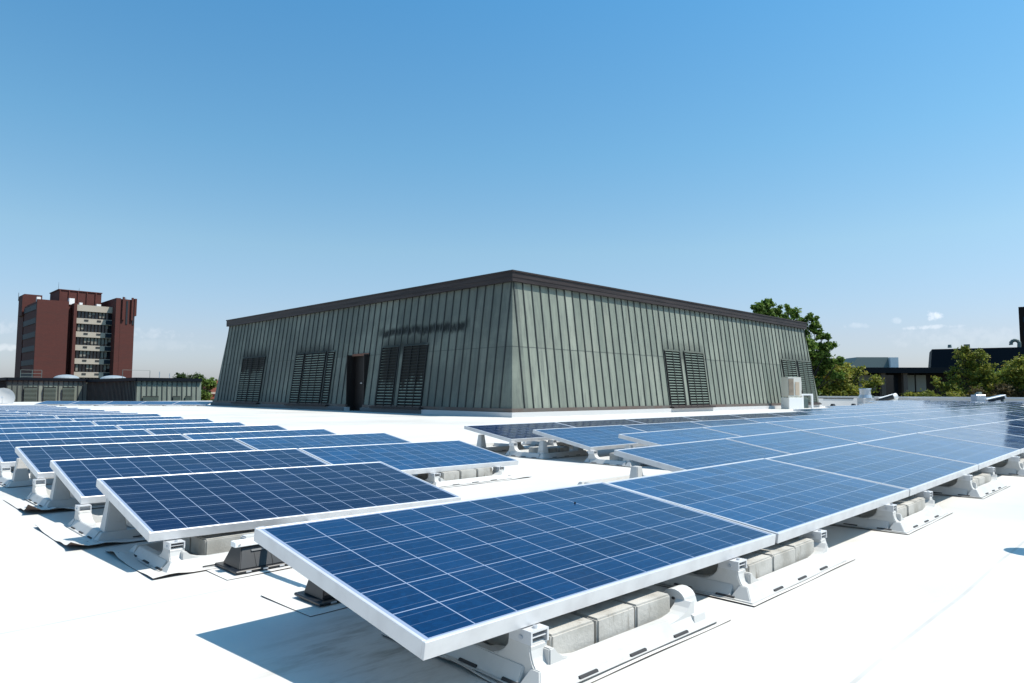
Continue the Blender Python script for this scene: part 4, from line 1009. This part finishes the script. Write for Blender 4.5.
# ------------------------------------------------------------------ roof equipment on the right
ac = empty('air_conditioner', (35.9, 14.4, ZR), R(-30)); tag(ac, 'cream condenser unit on a white block before the penthouse wall', 'air conditioner')
mb = MB(); mb.box(-.42, .42, -.35, .35, 0, .62); part(mb, 'pedestal', MAT['white'], ac, bevel=.01, seg=1)
mb = MB(); mb.box(-.42, .42, -.3, .3, .66, 1.72); part(mb, 'casing', MAT['cream'], ac, bevel=.02, seg=2)
mb = MB(); mb.box(-.40, -.08, -.312, -.301, .74, 1.64, 0)
for k in range(14): mb.box(-.39, -.09, -.325, -.313, .77+k*.062, .80+k*.062, 1)
part(mb, 'fan_grille', [MAT['slot'], MAT['tan']], ac)
mb = MB(); mb.box(.02, .26, -.325, -.301, .75, 1.45); part(mb, 'tan_panel', MAT['tan'], ac)
mb = MB(); mb.box(.421, .50, -.2, .1, 1.0, 1.5); part(mb, 'service_box', MAT['white'], ac, bevel=.01, seg=1)
mb = MB(); mb.bar((.45, -.1, .78), (1.25, -.1, .78), .09); mb.bar((1.21, -.1, 0), (1.21, -.1, .735), .09); mb.bar((.62, -.1, 0), (.62, -.1, .735), .07)
part(mb, 'pipe_frame', MAT['white'], ac)
mb = MB(); mb.box(.75, 1.05, .0, .3, .05, .6); part(mb, 'disconnect_box', MAT['rtu'], ac)
cw = MB(); A = Vector((45.0, 16.8, 0)); B_ = Vector((49.6, 14.5, 0))
t = empty('roof_curb', (45.0, 16.8, ZR), math.atan2(B_.y-A.y, B_.x-A.x)); tag(t, 'long low white roof curb with dark slotted top right of penthouse', 'roof curb')
mb = MB(); mb.box(0, 3.6, 0, .7, 0, .50); part(mb, 'curb_box', MAT['curb'], t, bevel=.01, seg=1)
mb = MB(); mb.box(.8, 3.3, -.03, .73, .503, .56); part(mb, 'dark_cap', MAT['slot'], t)
t = empty('exhaust_fan', (50.9, 15.55, ZR), R(-40)); tag(t, 'silver exhaust fan on a square white curb near the parapet', 'exhaust fan')
mb = MB(); mb.box(-.4, .4, -.4, .4, 0, .52); part(mb, 'curb_box', MAT['curb'], t, bevel=.01, seg=1)
mb = MB(); mb.tube((0, 0, .53), (0, 0, .75), .45, .40, 18); mb.tube((0, 0, .75), (0, 0, 1.15), .36, .36, 18); mb.tube((0, 0, 1.15), (0, 0, 1.2), .42, .40, 18); part(mb, 'hood', MAT['zinc'], t)
mb = MB(); mb.box(.38, .6, -.1, .1, .55, .7); part(mb, 'motor_box', MAT['rtu'], t)
t = empty('tilted_vent', (56.6, 15.9, ZR), R(-44)); tag(t, 'dark pipe with pale tilted cap beside the silver exhaust fan', 'roof vent')
mb = MB(); mb.tube((-.7, 0, .25), (.55, 0, .6), .18, .18, 14); part(mb, 'pipe', MAT['black'], t)
mb = MB(); mb.tube((.5, 0, .56), (.8, 0, .66), .24, .24, 14); mb.tube((.75, 0, 0), (.75, 0, .5), .12, .12, 10); mb.bar((-.6, -.05, .48), (.5, -.05, .80), .25, .04); part(mb, 'cap', MAT['white'], t)
for i, (x_, y_, lb_) in enumerate(((42.0, 14.5, 'left of two small dark roof drains before the long white curb'), (44.0, 14.0, 'right of two small dark roof drains before the long white curb'))):
    t = empty('roof_drain', (x_, y_, ZR)); tag(t, lb_, 'roof drain', 'dark roof drains')
    mb = MB(); mb.tube((0, 0, 0), (0, 0, .06), .26, .22, 14); part(mb, 'collar', MAT['zinc'], t)
    mb = MB(); mb.tube((0, 0, .06), (0, 0, .22), .18, .10, 12); part(mb, 'strainer', MAT['black'], t)
# tilted metal duct among the far panels
t = empty('metal_vent', (54.4, 9.0, ZR), R(-52)); tag(t, 'shiny metal box vent with tilted duct standing among the far panels', 'roof vent')
mb = MB(); mb.box(-.85, -.25, -.35, .35, 0, .78); part(mb, 'box', MAT['zinc'], t, bevel=.02, seg=1)
mb = MB(); mb.frustum(-.7, -.4, -.25, .25, .78, -.55, -.4, -.15, .15, .98); part(mb, 'box_cap', MAT['rtu'], t)
mb = MB(); mb.bar((-.15, 0, .38), (1.05, 0, .68), .6, .26); part(mb, 'duct', MAT['zinc'], t, bevel=.02, seg=1)
mb = MB(); mb.bar((-.1, -.31, .36), (.95, -.31, .62), .012, .18); part(mb, 'dark_grille', MAT['slot'], t)
mb = MB(); mb.tube((.95, 0, 0), (.95, 0, .6), .1, .1, 8); mb.tube((0.1, 0, 0), (.1, 0, .35), .1, .1, 8); part(mb, 'leg', MAT['rtu'], t)
t = empty('shadow_caster', (3.587, -.95, zr(0, -1))); tag(t, 'unseen white pipe with round cap, added to throw the oval shadow at right edge', 'unseen shadow caster')  # unseen pipe added beyond the right frame edge to cast an oval shadow
mb = MB(); mb.tube((0, 0, 0), (0, 0, .57), .03, .03, 12); part(mb, 'pipe', MAT['plastic'], t)  # pipe of the added unseen shadow caster
mb = MB(); mb.tube((0, 0, 0), (0, 0, .04), .09, .045, 16); part(mb, 'collar', MAT['plastic'], t)
mb = MB(); mb.tube((0, 0, .57), (0, 0, .60), .115, .06, 20); part(mb, 'cap', MAT['plastic'], t)
